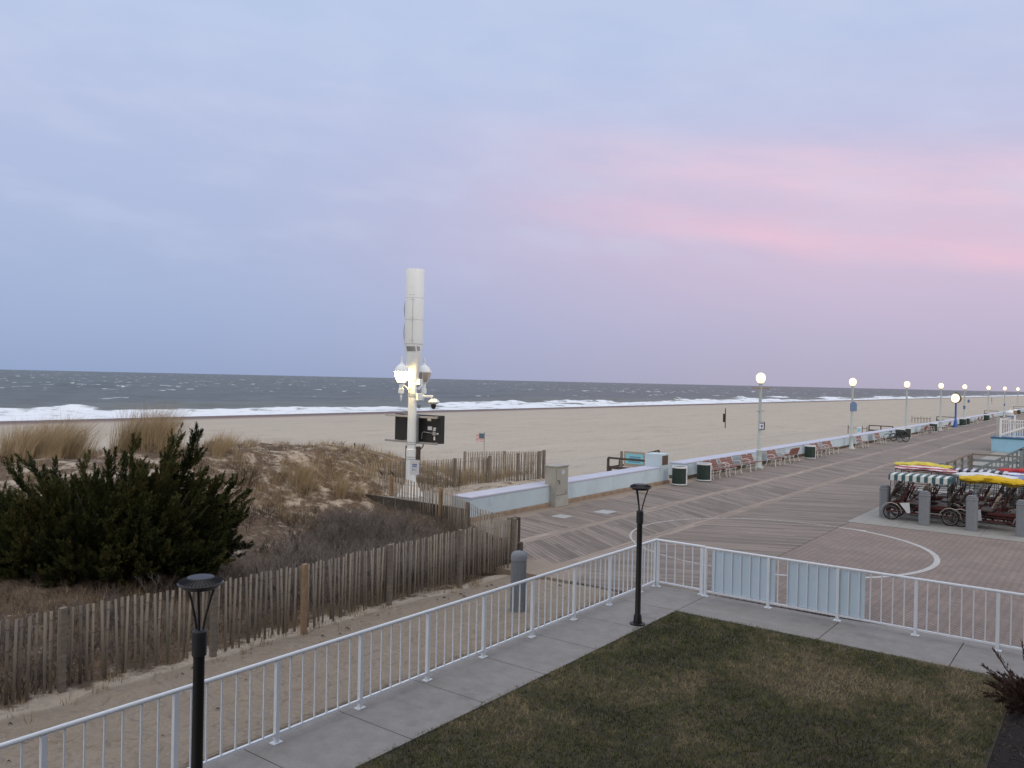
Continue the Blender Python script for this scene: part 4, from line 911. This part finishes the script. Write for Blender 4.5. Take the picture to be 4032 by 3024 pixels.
# ------------------------------------------------------------------ boardwalk lamps
LY = [45.3, 65.1, 84.8, 103.3, 120.9, 145.0, 167.2, 190.2, 214, 238]
LAB = ['nearest lit globe lamp post, with crossbars and a small square sign', 'lit globe lamp post carrying a blue arched sign', 'lit globe lamp post behind the parked bicycles', 'lit globe lamp post just before the blue clock', 'lit globe lamp post just past the blue clock, with a hanging sign',
       'sixth lit globe lamp post, plain, past the blue clock', 'seventh lit globe lamp post along the sea wall', 'eighth lit globe lamp post at the right edge of the picture', 'ninth lit globe lamp post, far away at the edge', 'tenth lit globe lamp post, farthest away']
ll = thing('street_lamp', LAB[0], 'street lamp', (-16.3, LY[0], 0), 0, 'lit globe lamps along the sea wall')
MB().lathe([(.27, 0), (.27, .05), (.18, .08), (.16, .20), (.14, .24), (.14, .92), (.17, .96), (.17, 1.0), (.105, 1.06), (.10, 1.5), (.075, 4.62), (.10, 4.66), (.10, 4.70)], n=16).build('pole', lampp, ll, smooth=True)
MB().lathe([(.09, 4.70), (.13, 4.74), (.13, 4.80)], n=16).build('globe_holder', lampp, ll, smooth=True)
MB().lathe([(.12, 4.80), (.19, 4.87), (.245, 4.98), (.26, 5.10), (.235, 5.22), (.18, 5.30), (.10, 5.35), (.03, 5.37)], n=20).build('globe', glow, ll, smooth=True)
MB().lathe([(.05, 5.365), (.03, 5.42), (.035, 5.45), (.005, 5.53)], n=10).build('finial', lampp, ll, smooth=True)
lamps = [ll] + [dup(ll, (-16.3, y_, 0), 0, LAB[i+1]) for i, y_ in enumerate(LY[1:])]
MB().bar((.0, -1.2, 4.50), (.0, 1.45, 4.50), .05, .07).build('crossbar', woodn, lamps[0]); MB().bar((.0, -.55, 3.2), (.0, .65, 3.2), .04, .05).build('crossbar', steel, lamps[0])
s1 = MB().bar((.14, -.02, 2.14), (.14, -.02, 2.60), .42, .04, up=(.9, -.4, 0)).build('sign_board', mat('sign_frame_dark', (.035, .05, .05), .5), lamps[0], bevel=.01)
n_ = Vector((.9, -.4, 0)).normalized(); t_ = Vector((.4, .9, 0)).normalized()
def face(par, nm, m_, a0_, a1_, z0_, z1_, off_=.163, c0=(0, -.02)):
    p = Vector((c0[0], c0[1], 0))+n_*off_; q0 = p+t_*a0_; q1 = p+t_*a1_
    return MB().add([(q0.x, q0.y, z0_), (q1.x, q1.y, z0_), (q1.x, q1.y, z1_), (q0.x, q0.y, z1_)], [(0, 1, 2, 3)]).build(nm, m_, par)
face(s1, 'sign_face', signw, -.19, .16, 2.19, 2.57); face(s1, 'lettering', ink, -.14, .0, 2.50, 2.54, .166); face(s1, 'lettering', ink, .03, .13, 2.49, 2.54, .166)
face(s1, 'symbol', signd, -.08, .08, 2.30, 2.42, .166); face(s1, 'symbol', ink, -.03, .03, 2.20, 2.26, .166)
def shape(par, nm, m_, pts, th, off_, z0_):
    p = n_*off_; k = len(pts); vs = []
    for e in (0, th):
        for a, z in pts: v = p+n_*e+t_*a; vs.append((v.x, v.y, z0_+z))
    return MB().add(vs, [tuple(reversed(range(k))), tuple(range(k, 2*k))]+[(i, (i+1) % k, k+(i+1) % k, k+i) for i in range(k)]).build(nm, m_, par)
arch = lambda s: [(-.42*s, -.40*s), (.42*s, -.40*s), (.42*s, .30*s), (.28*s, .34*s), (.16*s, .43*s), (0, .46*s), (-.16*s, .43*s), (-.28*s, .34*s), (-.42*s, .30*s)]
s2 = shape(lamps[1], 'sign_board', signd, arch(.84), .04, .10, 3.2); shape(s2, 'sign_face', signb, arch(.75), .004, .141, 3.2)
for z_, a_ in ((3.42, .12), (3.30, .24), (3.20, .20), (3.08, .24), (2.99, .18)): face(s2, 'lettering', signd, -a_, a_, z_, z_+.025, .148, (0, 0))
s3 = shape(lamps[4], 'hanging_sign', signd, arch(.5), .04, .02, 3.2); s3.location = tuple(t_*.85)
MB().lathe([(.16, 0), (.12, .1), (.12, .3), (.16, .42)], (0, 0, 2.15), 10).build('banner_bracket', signd, lamps[4])
MB().lathe([(.14, 0), (.10, .1), (.10, .3), (.14, .42)], (0, 0, 2.0), 10).build('banner_bracket', signd, lamps[6])
# ------------------------------------------------------------------ clock
ck = thing('street_clock', 'lit round street clock on a bright blue post beside the sea wall', 'clock', (-16.3, 114.0, 0), R(-20))
MB().lathe([(.34, 0), (.32, .1), (.22, .3), (.20, .7), (.14, .8), (.11, 1.2), (.10, 2.9), (.14, 3.02)], n=16).build('post', bluem, ck, smooth=True)
hs = MB().lathe([(.62, 0), (.62, .34)], n=40); hs.v = [(x_, z_-.17, y_+3.62) for x_, y_, z_ in hs.v]; hs = hs.build('housing', mat('clock_brass', (.16, .13, .05), .4, .5), ck)
fc = MB().lathe([(.55, 0), (.55, .012)], n=40); fc.v = [(x_, -.183+z_, y_+3.62) for x_, y_, z_ in fc.v]; fc.build('clock_face', clockf, ck)
MB().bar((0, -.20, 3.62), (.36, -.20, 3.66), .02, .05).bar((0, -.20, 3.62), (-.15, -.20, 3.48), .02, .05).build('hands', woodn, ck)
MB().lathe([(.36, 4.16), (.22, 4.24), (.12, 4.28), (.08, 4.40), (.0, 4.45)], n=16).build('crown', mat('clock_crown', (.07, .10, .06), .5), ck, smooth=True)
# ------------------------------------------------------------------ litter bins
tc = thing('litter_bin', '', 'litter bin', (-16.1, 34.5, 0), 0, 'green slatted litter bins')
bdy = MB()
for k in range(30):
    a0_ = R(26+k*10.9); a1_ = R(26+k*10.9+9.9); r_ = .335
    vs = [(r_*math.cos(a), r_*math.sin(a), z) for z in (.07, .80) for a in (a0_, a1_)] + [((r_-.03)*math.cos(a), (r_-.03)*math.sin(a), z) for z in (.07, .80) for a in (a0_, a1_)]
    bdy.add(vs, [(0, 1, 3, 2), (5, 4, 6, 7), (0, 2, 6, 4), (1, 5, 7, 3)])
bdy.build('slats', greenm, tc)
MB().lathe([(.32, .03), (.355, .035), (.355, .085), (.32, .09)], n=28).build('bottom_ring', whitep, tc, smooth=True)
MB().lathe([(.32, .79), (.36, .795), (.36, .86), (.33, .875), (.30, .86)], n=28, cap=False).build('top_ring', whitep, tc, smooth=True)
MB().lathe([(.30, .05), (.30, .858)], n=24).build('liner', blackd, tc)
dp = MB()
for k in range(4):
    a0_ = R(-9+k*8.7); a1_ = R(-.3+k*8.7); dp.add([(r_*math.cos(a), r_*math.sin(a), z) for r_ in (.345,) for z in (.085, .80) for a in (a0_, a1_)], [(0, 1, 3, 2)])
dp.v = [(x_*1.02, y_*1.02, z_) for x_, y_, z_ in dp.v]; dp.build('door_strip', whitep, tc)
MB().bar((.34, .05, .52), (.375, .055, .52), .03, .05).build('latch', steel, tc)
BY = [(34.5, 'green slatted litter bin nearest the wall pillar'), (36.9, 'green slatted litter bin at the near end of the bench row'), (53.6, 'green slatted litter bin between the two groups of benches past the first lamp'), (80.6, 'green litter bin directly behind the parked bicycles, left one'), (83.2, 'green litter bin directly behind the parked bicycles, right one'),
      (98.0, 'green litter bin between benches before the fourth lamp post'), (118.6, 'left of the two green litter bins just past the blue clock'), (121.9, 'right of the two green litter bins just past the blue clock'), (142, 'green litter bin near the sixth lamp post'), (172, 'green litter bin beyond the post lamp on the blue terrace'), (190, 'farthest green litter bin along the wall')]
tc['label'] = BY[0][1]
for i, (y_, lb) in enumerate(BY[1:]): 
    o_ = dup(tc, (-16.12 if y_ > 90 else -15.95, y_, 0), 0, lb)
    if y_ > 80: o_.scale = (1.15, 1.15, 1.15)
# ------------------------------------------------------------------ benches
bn = thing('park_bench', '', 'bench', (-16.2, 40.4, 0), 0, 'red slatted benches along the sea wall')
LB = 1.75
bn_seat = MB()
for k in range(4): bn_seat.box(.02+k*.105, .105+k*.105, -LB/2, LB/2, .42-.01*k*0+.008*k, .445+.008*k)
bn_seat.build('seat', redwood, bn)
bk = MB()
for k in range(4): z_ = .52+k*.10; x_ = -.015-.035*k; bk.bar((x_, -LB/2, z_), (x_, LB/2, z_), .022, .094, up=(-.3, 0, 1))
bko = bk.build('backrest', redwood, bn); MB().box(-.10, -.085, -.06, .06, .83, .87).build('tag', whitep, bko)
for s in (-1, 1):
    y_ = s*(LB/2-.03)
    fr = MB().tube([(-.16, y_, .90), (-.10, y_, .80), (-.02, y_, .52), (.0, y_, .42), (-.05, y_, .2), (-.12, y_, 0)], .020, 6)
    fr.tube([(0, y_, .41), (.44, y_, .43), (.46, y_, .40), (.43, y_, .2), (.48, y_, 0)], .020, 6).build('leg_frame', ironm, bn, smooth=True)
    MB().tube([(-.06, y_, .62), (.10, y_, .68), (.30, y_, .68), (.42, y_, .62), (.40, y_, .52), (.30, y_, .44)], .018, 6).build('armrest', ironm, bn, smooth=True)
MB().tube([(.0, 0, .40), (.44, 0, .41), (.42, 0, .2), (.46, 0, 0)], .018, 6).tube([(-.0, 0, .40), (-.05, 0, .2), (-.1, 0, 0)], .018, 6).build('centre_leg', ironm, bn, smooth=True)
MB().bar((.2, -LB/2, .30), (.2, LB/2, .30), .015, .03).build('brace', ironm, bn)
BB = [(38.5, 0, 'first red bench beside the near litter bin, partly hidden by it'), (40.55, 0, 'red bench second from the litter bin, before the first lamp post'), (43.5, 0, 'red bench just left of the first lamp post'), (47.4, 0, 'red bench just right of the first lamp post'), (50.4, 1, 'bench turned to face the sea, showing its slatted back, near the middle litter bin'),
      (55.7, 0, 'red bench just right of the middle litter bin'), (58.6, 0, 'red bench second right of the middle litter bin'), (67.3, 0, 'red bench just right of the post with the blue arched sign'), (73.3, 0, 'red bench just left of the parked bicycles'), (92.6, 1, 'brown bench turned towards the sea past the third lamp post'),
      (96.0, 0, 'pale red bench left of the litter bin before the fourth lamp'), (100.4, 0, 'pale red bench right of the litter bin before the fourth lamp'), (107.2, 1, 'brown bench facing the sea just before the blue clock'), (131.5, 1, 'first bench facing the sea beyond the two bins past the clock'), (135, 1, 'second bench facing the sea beyond the two bins past the clock'), (151, 0, 'bench beyond the sixth lamp post'), (178, 0, 'white framed bench by the seventh lamp post'), (183, 0, 'farthest bench by the seventh lamp post')]
bn.location = (-16.25, BB[0][0], 0); bn['label'] = BB[0][2]
for (y_, flip, lb) in BB[1:]:
    dup(bn, (-16.25+(.25 if flip else 0), y_, 0), R(180) if flip else R(random.uniform(-5, 3)), lb)
# ------------------------------------------------------------------ bicycles
def wheel(par, c, r_, nm='wheel', sp=10, axis='y', wid=.02):
    wq = MB().torus(c, r_-wid, wid, axis, 28, 7).build(nm, tyre, par, smooth=True)
    MB().torus(c, r_-wid*2.3, wid*.45, axis, 28, 6).build('rim', rimm, wq, smooth=True)
    m = MB()
    for k in range(sp):
        a = k*2*math.pi/sp; e = ((r_-wid*2)*math.cos(a), 0, (r_-wid*2)*math.sin(a)) if axis == 'y' else (0, (r_-wid*2)*math.cos(a), (r_-wid*2)*math.sin(a))
        m.bar(c, (c[0]+e[0], c[1]+e[1], c[2]+e[2]), .004, .004)
    m.lathe([(.02, -.02), (.02, .02)], c, 8); m.build('spokes', rimm, wq); return wq
def bicycle(label, loc, rz):
    g = thing('bicycle', label, 'bicycle', loc, rz, 'bicycles parked by the sea wall')
    wheel(g, (-.53, 0, .34), .34); wheel(g, (.53, 0, .34), .34)
    MB().tube([(-.53, 0, .34), (-.1, 0, .30), (.36, 0, .78), (-.2, 0, .72), (-.53, 0, .34)], .017, 7).tube([(-.1, 0, .3), (-.24, 0, .88)], .016, 7).build('frame', blackm, g, smooth=True)
    MB().tube([(.53, 0, .34), (.42, 0, .66), (.35, 0, .95)], .015, 7).build('fork', blackm, g, smooth=True)
    MB().tube([(.28, -.28, .98), (.37, -.15, .99), (.37, .15, .99), (.28, .28, .98)], .013, 6).build('handlebar', blackm, g, smooth=True)
    MB().prism([(-.38, -.06), (-.12, -.02), (-.12, .02), (-.38, .06)], .87, .92).build('saddle', blackm, g, bevel=.01)
    MB().torus((-.1, .04, .30), .08, .008, 'y', 18, 5).bar((-.1, .06, .30), (.02, .08, .18), .015, .015).bar((-.1, -.06, .30), (-.22, -.08, .42), .015, .015).build('crank', steel, g)
    MB().box(.42, .68, -.16, .16, .72, .92).build('basket', mat('basket_wire', (.02, .02, .022), .6), g, bevel=.01)
    return g
b1_ = bicycle('black bicycle leaning nearest the viewer beside the sea wall bench', (-15.42, 77.5, 0), R(-12))
dup(b1_, (-15.75, 77.0, 0), R(-4), 'second black bicycle parked behind the first one by the wall'); dup(b1_, (-15.6, 78.5, 0), R(-9), 'third black bicycle, closest to the litter bins behind it')
# ------------------------------------------------------------------ bollards
bl = thing('bollard', 'grey ribbed bollard standing in the sand at the end of the fence', 'bollard', (-9.68, 13.3, -.02))
m = MB(); N = 36; prof = [(.155, 0), (.155, 1.04)]
vs = []
for z_ in (0, 1.03): vs += [((.158 if j % 2 else .148)*math.cos(j*math.pi/N), (.158 if j % 2 else .148)*math.sin(j*math.pi/N), z_) for j in range(2*N)]
m.add(vs, [(j, (j+1) % (2*N), 2*N+(j+1) % (2*N), 2*N+j) for j in range(2*N)]+[tuple(reversed(range(2*N)))]); m.build('shaft', bolm, bl)
MB().lathe([(.150, 1.02), (.163, 1.035), (.163, 1.12), (.15, 1.16), (.11, 1.20), (.04, 1.22)], n=28).build('cap', bolm, bl, smooth=True)
sb = thing('bollard', '', 'bollard', (-6.66, 31.25, 0), 0, 'square grey bollards around the cart park')
m = MB(); oc = lambda w_: [(w_-.05, -w_), (w_, -w_+.05), (w_, w_-.05), (w_-.05, w_), (-w_+.05, w_), (-w_, w_-.05), (-w_, -w_+.05), (-w_+.05, -w_)]
m.prism(oc(.165), 0, 1.06); m.build('shaft', bolm, sb, bevel=.012)
MB().prism(oc(.175), 1.0, 1.05).prism(oc(.155), 1.062, 1.12).prism(oc(.12), 1.122, 1.16).build('cap', bolm, sb, bevel=.012)
SBL = [(-6.72, 31.62, 'square grey bollard behind the front wheel of the green striped cart'), (-5.28, 30.79, 'square grey bollard in front of the green striped cart'), (-3.85, 30.77, 'square grey bollard in front of the yellow rolled canopy, middle of the row'), (-2.43, 30.73, 'square grey bollard at the right edge of the picture'), (-6.72, 43.4, 'far square grey bollard by the timber ramp behind the carts')]
sb.location = (*SBL[0][:2], 0); sb['label'] = SBL[0][2]
for x_, y_, lb in SBL[1:]: dup(sb, (x_, y_, 0), 0, lb)
# ------------------------------------------------------------------ pedal carts (surreys), long axis along X
def cart_base():
    g = thing('pedal_cart', '', 'pedal cart', (0, 0, 0), 0, 'pedal carts parked behind the bollards')
    for x_ in (-.88, .98):
        for s in (-1, 1):
            y_ = s*.46; wheel(g, (x_, y_, .27), .27, 'wheel', 12, 'y', .022)
            MB().tube([(x_+.34*math.cos(R(a)), y_, .27+.34*math.sin(R(a))) for a in (0, 30, 60, 90, 120, 150, 175)], .018, 5).build('fender', fend, g, smooth=True)
    MB().bar((-1.0, -.36, .30), (1.05, -.36, .30), .05, .05).bar((-1.0, .36, .30), (1.05, .36, .30), .05, .05).bar((-1.0, -.36, .44), (1.05, -.36, .44), .03, .03).bar((-.88, -.5, .28), (-.88, .5, .28), .04, .04).bar((.98, -.5, .28), (.98, .5, .28), .04, .04).bar((0, -.36, .3), (0, .36, .3), .04, .04).bar((-1.05, -.4, .35), (-1.05, .4, .35), .05, .12).bar((.2, -.36, .3), (.2, -.36, .8), .03, .03).bar((.2, .36, .3), (.2, .36, .8), .03, .03).bar((-.6, -.36, .42), (-.25, -.36, .8), .03, .03).bar((-.6, .36, .42), (-.25, .36, .8), .03, .03).build('frame', redf, g)
    for x_, mm in ((-.15, seatt), (.72, seatm)):
        st_ = MB().box(x_-.18, x_+.2, -.40, .40, .60, .68).build('seat', seatm, g, bevel=.02)
        m = MB()
        for k in range(3): y_ = -.27+k*.27; m.bar((x_+.16, y_, .72), (x_+.34, y_, 1.12), .22, .05, up=(1, 0, .3))
        m.build('seat_back', mm, g, bevel=.02)
    for y_ in (-.2, .2):
        m = MB().torus((0, 0, 0), .14, .012, 'y', 18, 5)
        m.v = [(x_*.35+z_*.0-.52+.35*z_, y_+x_*1.0, .92+z_*.9) for x_, yy_, z_ in m.v]; m.build('steering_wheel', redf, g)
        MB().bar((-.52, y_, .92), (-.78, y_, .5), .025, .025).build('steering_column', redf, g)
        MB().bar((-.62, y_-.12, .34), (-.62, y_+.12, .34), .03, .03).bar((-.56, y_+.1, .24), (-.56, y_+.18, .24), .08, .02).build('pedals', blackm, g)
    for s in (-1, 1):
        MB().add([(-.62, s*.44, .62), (-.30, s*.44, .66), (-.26, s*.44, .30), (-.36, s*.44, .28), (-.62, s*.46, .62), (-.30, s*.46, .66), (-.26, s*.46, .30), (-.36, s*.46, .28)], [(0,1,2,3),(7,6,5,4),(0,4,5,1),(1,5,6,2),(2,6,7,3),(3,7,4,0)]).build('side_guard', whitep, g)
    for x_ in (-.90, -.62, .35, .92):
        for s in (-1, 1): MB().tube([(x_+.02, s*.43, .45), (x_-.04, s*.45, 1.0), (x_, s*.45, 1.58)], .011, 5).build('canopy_pole', blackm, g)
    MB().bar((-.92, -.45, 1.56), (.94, -.45, 1.56), .025, .025).bar((-.92, .45, 1.56), (.94, .45, 1.56), .025, .025).bar((-.9, -.43, .95), (.9, -.43, .95), .02, .02).bar((-.9, .43, .95), (.9, .43, .95), .02, .02).build('canopy_rail', blackm, g)
    MB().box(-.78, .82, -.3, .3, .46, .58).build('battery_tray', blackd, g, bevel=.02)
    MB().bar((-.62, -.38, .52), (-.42, -.38, 1.02), .05, .05).bar((-.62, .38, .52), (-.42, .38, 1.02), .05, .05).bar((-.44, -.4, 1.0), (-.44, .4, 1.0), .05, .05).bar((.2, -.4, .86), (.2, .4, .86), .04, .04).bar((.18, -.38, .5), (.42, -.38, 1.1), .04, .04).bar((.18, .38, .5), (.42, .38, 1.1), .04, .04).bar((-1.0, -.4, .62), (-.5, -.4, .62), .05, .05).bar((-.1, -.42, .56), (.95, -.42, .56), .05, .08).build('body_frame', redf, g)
    m = MB()
    for k in range(4): y_ = -.36+k*.24; m.torus((-.3+.2*(k % 2), y_, .40), .13, .016, 'y', 14, 5)
    m.build('chain_rings', blackm, g)
    m = MB()
    for k in range(3): y_ = -.27+k*.27; m.bar((-.95, y_, .78), (-.80, y_, 1.12), .2, .05, up=(1, 0, .3)).bar((-.90, y_, .80), (-.60, y_, .74), .18, .05)
    m.build('front_basket', seatm, g, bevel=.015)
    return g
cart0 = cart_base()
def canopy_open(g, m_):
    n = 40; m = MB(); x0_, x1_ = -.98, .98
    top = [(-.52, 1.60), (-.25, 1.62), (0, 1.63), (.25, 1.62), (.52, 1.60)]
    vs = [(x0_, y_, z_) for y_, z_ in top]+[(x1_, y_, z_) for y_, z_ in top]
    m.add(vs, [(i, i+1, 6+i, 5+i) for i in range(4)])
    for s in (-.52, .52):
        vs = []; 
        for i in range(n+1):
            x_ = x0_+(x1_-x0_)*i/n; dz_ = .015*math.sin(i*2.1); vs += [(x_, s, 1.60), (x_, s*1.02, 1.41+dz_)]
        m.add(vs, [(2*i, 2*i+2, 2*i+3, 2*i+1) for i in range(n)])
    for xe in (x0_, x1_):
        m.add([(xe, y_, z_) for y_, z_ in top]+[(xe*1.01, y_, 1.43) for y_, z_ in top], [(i, i+1, 6+i, 5+i) for i in range(4)])
    o_ = m.build('canopy', m_, g); sd = o_.modifiers.new('thick', 'SOLIDIFY'); sd.thickness = .006
def canopy_rolled(g, m_, y_=-.18, r_=.15, droop=.03, seed=1, z_=1.62, sy=1.3):
    rs_ = np.random.default_rng(seed); n = 26; k = 14; vs = []
    for i in range(n+1):
        t = i/n; x_ = -1.0+2.0*t; e = min(1, .45+4*min(t, 1-t)); sag = -droop*math.sin(t*math.pi*3)
        for j in range(k):
            a = 2*math.pi*j/k; rr_ = r_*e*(1+.10*math.sin(3*a+i*.8+seed)+.06*rs_.normal())
            vs.append((x_+.01*rs_.normal(), y_+rr_*sy*math.cos(a), z_+sag+rr_*.72*math.sin(a)))
    m = MB().add(vs, [(i*k+j, i*k+(j+1) % k, (i+1)*k+(j+1) % k, (i+1)*k+j) for i in range(n) for j in range(k)]+[tuple(reversed(range(k))), tuple(range(n*k, n*k+k))])
    m.build('rolled_canopy', m_, g, smooth=True)
CT = [(-5.53, 31.64, 'open', gst, 'pedal cart with open green and white striped canopy at the front left'), (-5.62, 32.95, 'roll', rst, 'pedal cart with red and white striped rolled canopy, second in the left column'), (-5.95, 34.45, 'roll', yel2, 'pedal cart with pale yellow rolled canopy at the back left'),
      (-3.34, 31.66, 'roll', yel1, 'pedal cart with deep yellow rolled canopy at the front right'), (-3.75, 33.0, 'roll', whc, 'pedal cart with white rolled canopy behind the deep yellow one'), (-4.25, 35.4, 'open', bst, 'pedal cart with dark and white striped open canopy at the back'),
      (-2.65, 36.1, 'roll', redc, 'pedal cart with red rolled canopy at the back right'), (-2.25, 34.6, 'roll', bws, 'pedal cart with blue and white striped rolled canopy at the right edge'), (-2.05, 33.3, 'roll', bluc, 'pedal cart with light blue rolled canopy at the right edge')]
for i, (x_, y_, kd, m_, lb) in enumerate(CT):
    g = cart0 if i == 0 else dup(cart0, (x_, y_, 0), R(random.uniform(-2, 2)), lb, skip=('canopy',))
    if i == 0: g.location = (x_, y_, 0); g['label'] = lb
    if kd == 'open': canopy_open(g, m_)
    else: canopy_rolled(g, m_, seed=i+1, sy=1.9 if i in (4, 2) else 1.5, r_=.19 if i == 3 else .15, z_=1.74 if i in (1, 2) else 1.64)
# ------------------------------------------------------------------ stairs and timber rails behind the carts
sr = thing('staircase', 'grey timber staircase with slatted balustrade rising to the right behind the carts', 'staircase', (-5.2, 42.0, 0))
slope = .62
for y_ in (0, 1.5):
    a = (0, y_, 1.0); b_ = (5.5, y_, 1.0+slope*5.5)
    MB().bar(a, b_, .12, .08).build('handrail', stairm, sr); MB().bar((0, y_, .12), (5.5, y_, .12+slope*5.5), .05, .22).build('stringer', stairm, sr)
    for k in range(4): x_ = .05+k*1.75; MB().box(x_-.06, x_+.06, y_-.06, y_+.06, 0, 1.0+slope*x_).build('post', stairm, sr)
    for k in range(33): x_ = .2+k*.16; MB().box(x_-.018, x_+.018, y_-.015, y_+.015, .2+slope*x_, .98+slope*x_).build('baluster', stairm, sr)
for k in range(17): MB().box(k*.31, k*.31+.33, .04, 1.46, .16+k*.19, .20+k*.19).build('tread', stairm, sr)
MB().bar((-.4, -.1, .1), (1.7, -.1, 1.7), .07, .12).build('brace', stairm, sr)
def lowrail(label, pts):
    g = thing('timber_barrier', label, 'barrier', (pts[0][0], pts[0][1], 0), 0, 'low timber barriers behind the carts'); o0 = Vector((pts[0][0], pts[0][1], 0))
    for a, b in zip(pts, pts[1:]):
        a = Vector((*a, 0))-o0; b = Vector((*b, 0))-o0
        for z_, w_ in ((1.12, .09), (.80, .14), (.45, .14)): MB().bar(a+Vector((0, 0, z_)), b+Vector((0, 0, z_)), .12 if z_ > 1 else .04, w_).build('rail', woodg if z_ > 1 else stairm, g)
        L_ = (b-a).length; k = max(1, int(L_/1.8))
        for i in range(k+1): p = a.lerp(b, i/k); MB().box(p.x-.06, p.x+.06, p.y-.06, p.y+.06, 0, 1.08).build('post', woodg, g)
    return g
lowrail('low timber barrier running away beside the far bollard', [(-6.6, 44.0), (-6.6, 51.0)])
lowrail('low timber barrier crossing to the foot of the staircase', [(-6.5, 51.3), (-4.2, 51.3)])
bx_ = thing('planter_box', 'low grey timber box inside the barrier behind the carts', 'box', (-5.6, 46.0, 0)); MB().box(-.7, .7, -1, 1, 0, .5).build('box_body', stairm, bx_, bevel=.01); MB().box(-.75, .75, -1.05, 1.05, .502, .56).build('lid', cabbase, bx_, bevel=.01)
bt = thing('beach_terrace', 'light blue terrace block with navy trim and white railing', 'terrace', (-7.82, 72.0, 0))
MB().box(0, 16, 0, 9, 0, 1.0).build('wall', bluebox, bt, bevel=.01); MB().box(-.06, 16, -.06, 9, 1.003, 1.12).build('trim', navy, bt, bevel=.01)
MB().box(.30, .46, .1, .26, 1.12, 2.75).build('corner_post', steel, bt)
rl = MB().bar((.5, .2, 2.45), (14, .2, 2.45), .07, .06).bar((.5, .2, 2.2), (14, .2, 2.2), .04, .05).bar((.5, .2, 1.22), (14, .2, 1.22), .05, .05).bar((.5, .26, 2.42), (.5, 8, 2.42), .06, .06).build('terrace_rail', white, bt)
MB().bar((.6, .12, 1.3), (14, .12, 7.0), .06, .14).build('sloping_rail', white, bt)
for k in range(46): MB().box(.62+k*.15, .66+k*.15, .18, .22, 1.2, 2.44).build('baluster', white, bt)
MB().box(.5, .66, .12, .28, 1.12, 2.55).build('post', white, bt)
pm = thing('globe_lamp', 'white globe lamp with a pointed lid above the blue terrace', 'lamp', (-6.75, 73.5, 1.12)); MB().lathe([(.05, 0), (.04, 1.5)], n=10).build('pole', white, pm); MB().lathe([(.1, 1.5), (.30, 1.62), (.34, 1.78), (.30, 1.86)], n=16).build('globe', clearg, pm, smooth=True); MB().lathe([(.36, 1.862), (.22, 1.98), (.06, 2.05), (.01, 2.18)], n=16).build('lid', white, pm, smooth=True)
pm = thing('terrace_lamp', 'slim white lantern post rising from the blue terrace railing', 'lamp', (-6.35, 72.3, 1.12)); MB().lathe([(.06, 0), (.05, 1.75)], n=10).build('pole', white, pm); MB().lathe([(.05, 1.75), (.10, 1.82), (.11, 1.98), (.08, 2.05)], n=12).build('lantern', mat('amber_glass', (.35, .22, .14), .4), pm); MB().lathe([(.16, 2.052), (.13, 2.15), (.03, 2.2)], n=12).build('cap', white, pm)
# ------------------------------------------------------------------ small things on the beach
fl = thing('small_flag', 'small striped flag on a thin pole in the sand beyond the fences', 'flag', (*cam2(-1.2, 36.8), 0)); fl.location.z = H(fl.location.x, fl.location.y)
fl.rotation_euler = (0, 0, HEAD)
MB().tube([(0, 0, 0), (0, 0, 1.95)], .010, 6).build('pole', woodd, fl)
fz = 1.90; 
def fsheet(x0_, x1_, z0_, z1_, nm, m_, yy=0, par=None):
    n = 8; vs = []
    for i in range(n+1):
        x_ = x0_+(x1_-x0_)*i/n; vs += [(x_, yy+.015*math.sin(x_*22), z0_), (x_, yy+.015*math.sin(x_*22), z1_)]
    return MB().add(vs, [(2*i, 2*i+2, 2*i+3, 2*i+1) for i in range(n)]).build(nm, m_, par or fl)
fst = stripemat('flag_stripes', (.35, .06, .07), (.80, .78, .78), .0615, 2, .45)
cl = fsheet(-.38, -.01, fz-.40, fz, 'cloth', fst); fsheet(-.24, -.01, fz-.215, fz+.001, 'canton', mat('flag_blue', (.10, .17, .22), .7), -.006, cl)
sp_ = thing('beach_signpost', 'lone dark signpost with a small plate on the open beach', 'signpost', (-41.5, 102.5, -1.35)); MB().box(-.05, .05, -.05, .05, 0, 2.9).build('post', woodd, sp_); MB().box(-.28, -.06, -.14, .14, 1.1, 2.2).build('plate', blackd, sp_)
for x_, y_, h_, lb in ((-43.4, 225.3, 2.2, 'thin dark marker post on the beach left of the third lamp'), (-43.7, 400.5, 3.0, 'distant dark marker post on the beach between far lamps')):
    g = thing('marker_post', lb, 'post', (x_, y_, -1.1)); MB().box(-.05, .05, -.05, .05, 0, h_).build('post', woodd, g); MB().box(-.12, -.052, -.12, .12, h_*.4, h_*.8).build('plate', blackd, g)
# twigs, seaweed and shells on the sandy path
dk = MB()
for i in range(34):
    X = random.uniform(-11.8, -8.9); Y = random.uniform(3.5, 15.5)
    if random.random() < .65: X = -11.6+abs(random.gauss(0, .35))
    z_ = H(X, Y); r_ = random.uniform(.008, .030)
    dk.tube([(X-r_, Y-r_*.4, z_+.01), (X, Y+.3*r_, z_+.03), (X+r_*1.4, Y+r_, z_+.01)], [r_*.2, r_*.45, r_*.15], 5)
tag(dk.build('path_debris', mat('dry_weed', (.045, .033, .026), .9, var=.5, vs=20)), kind='stuff')
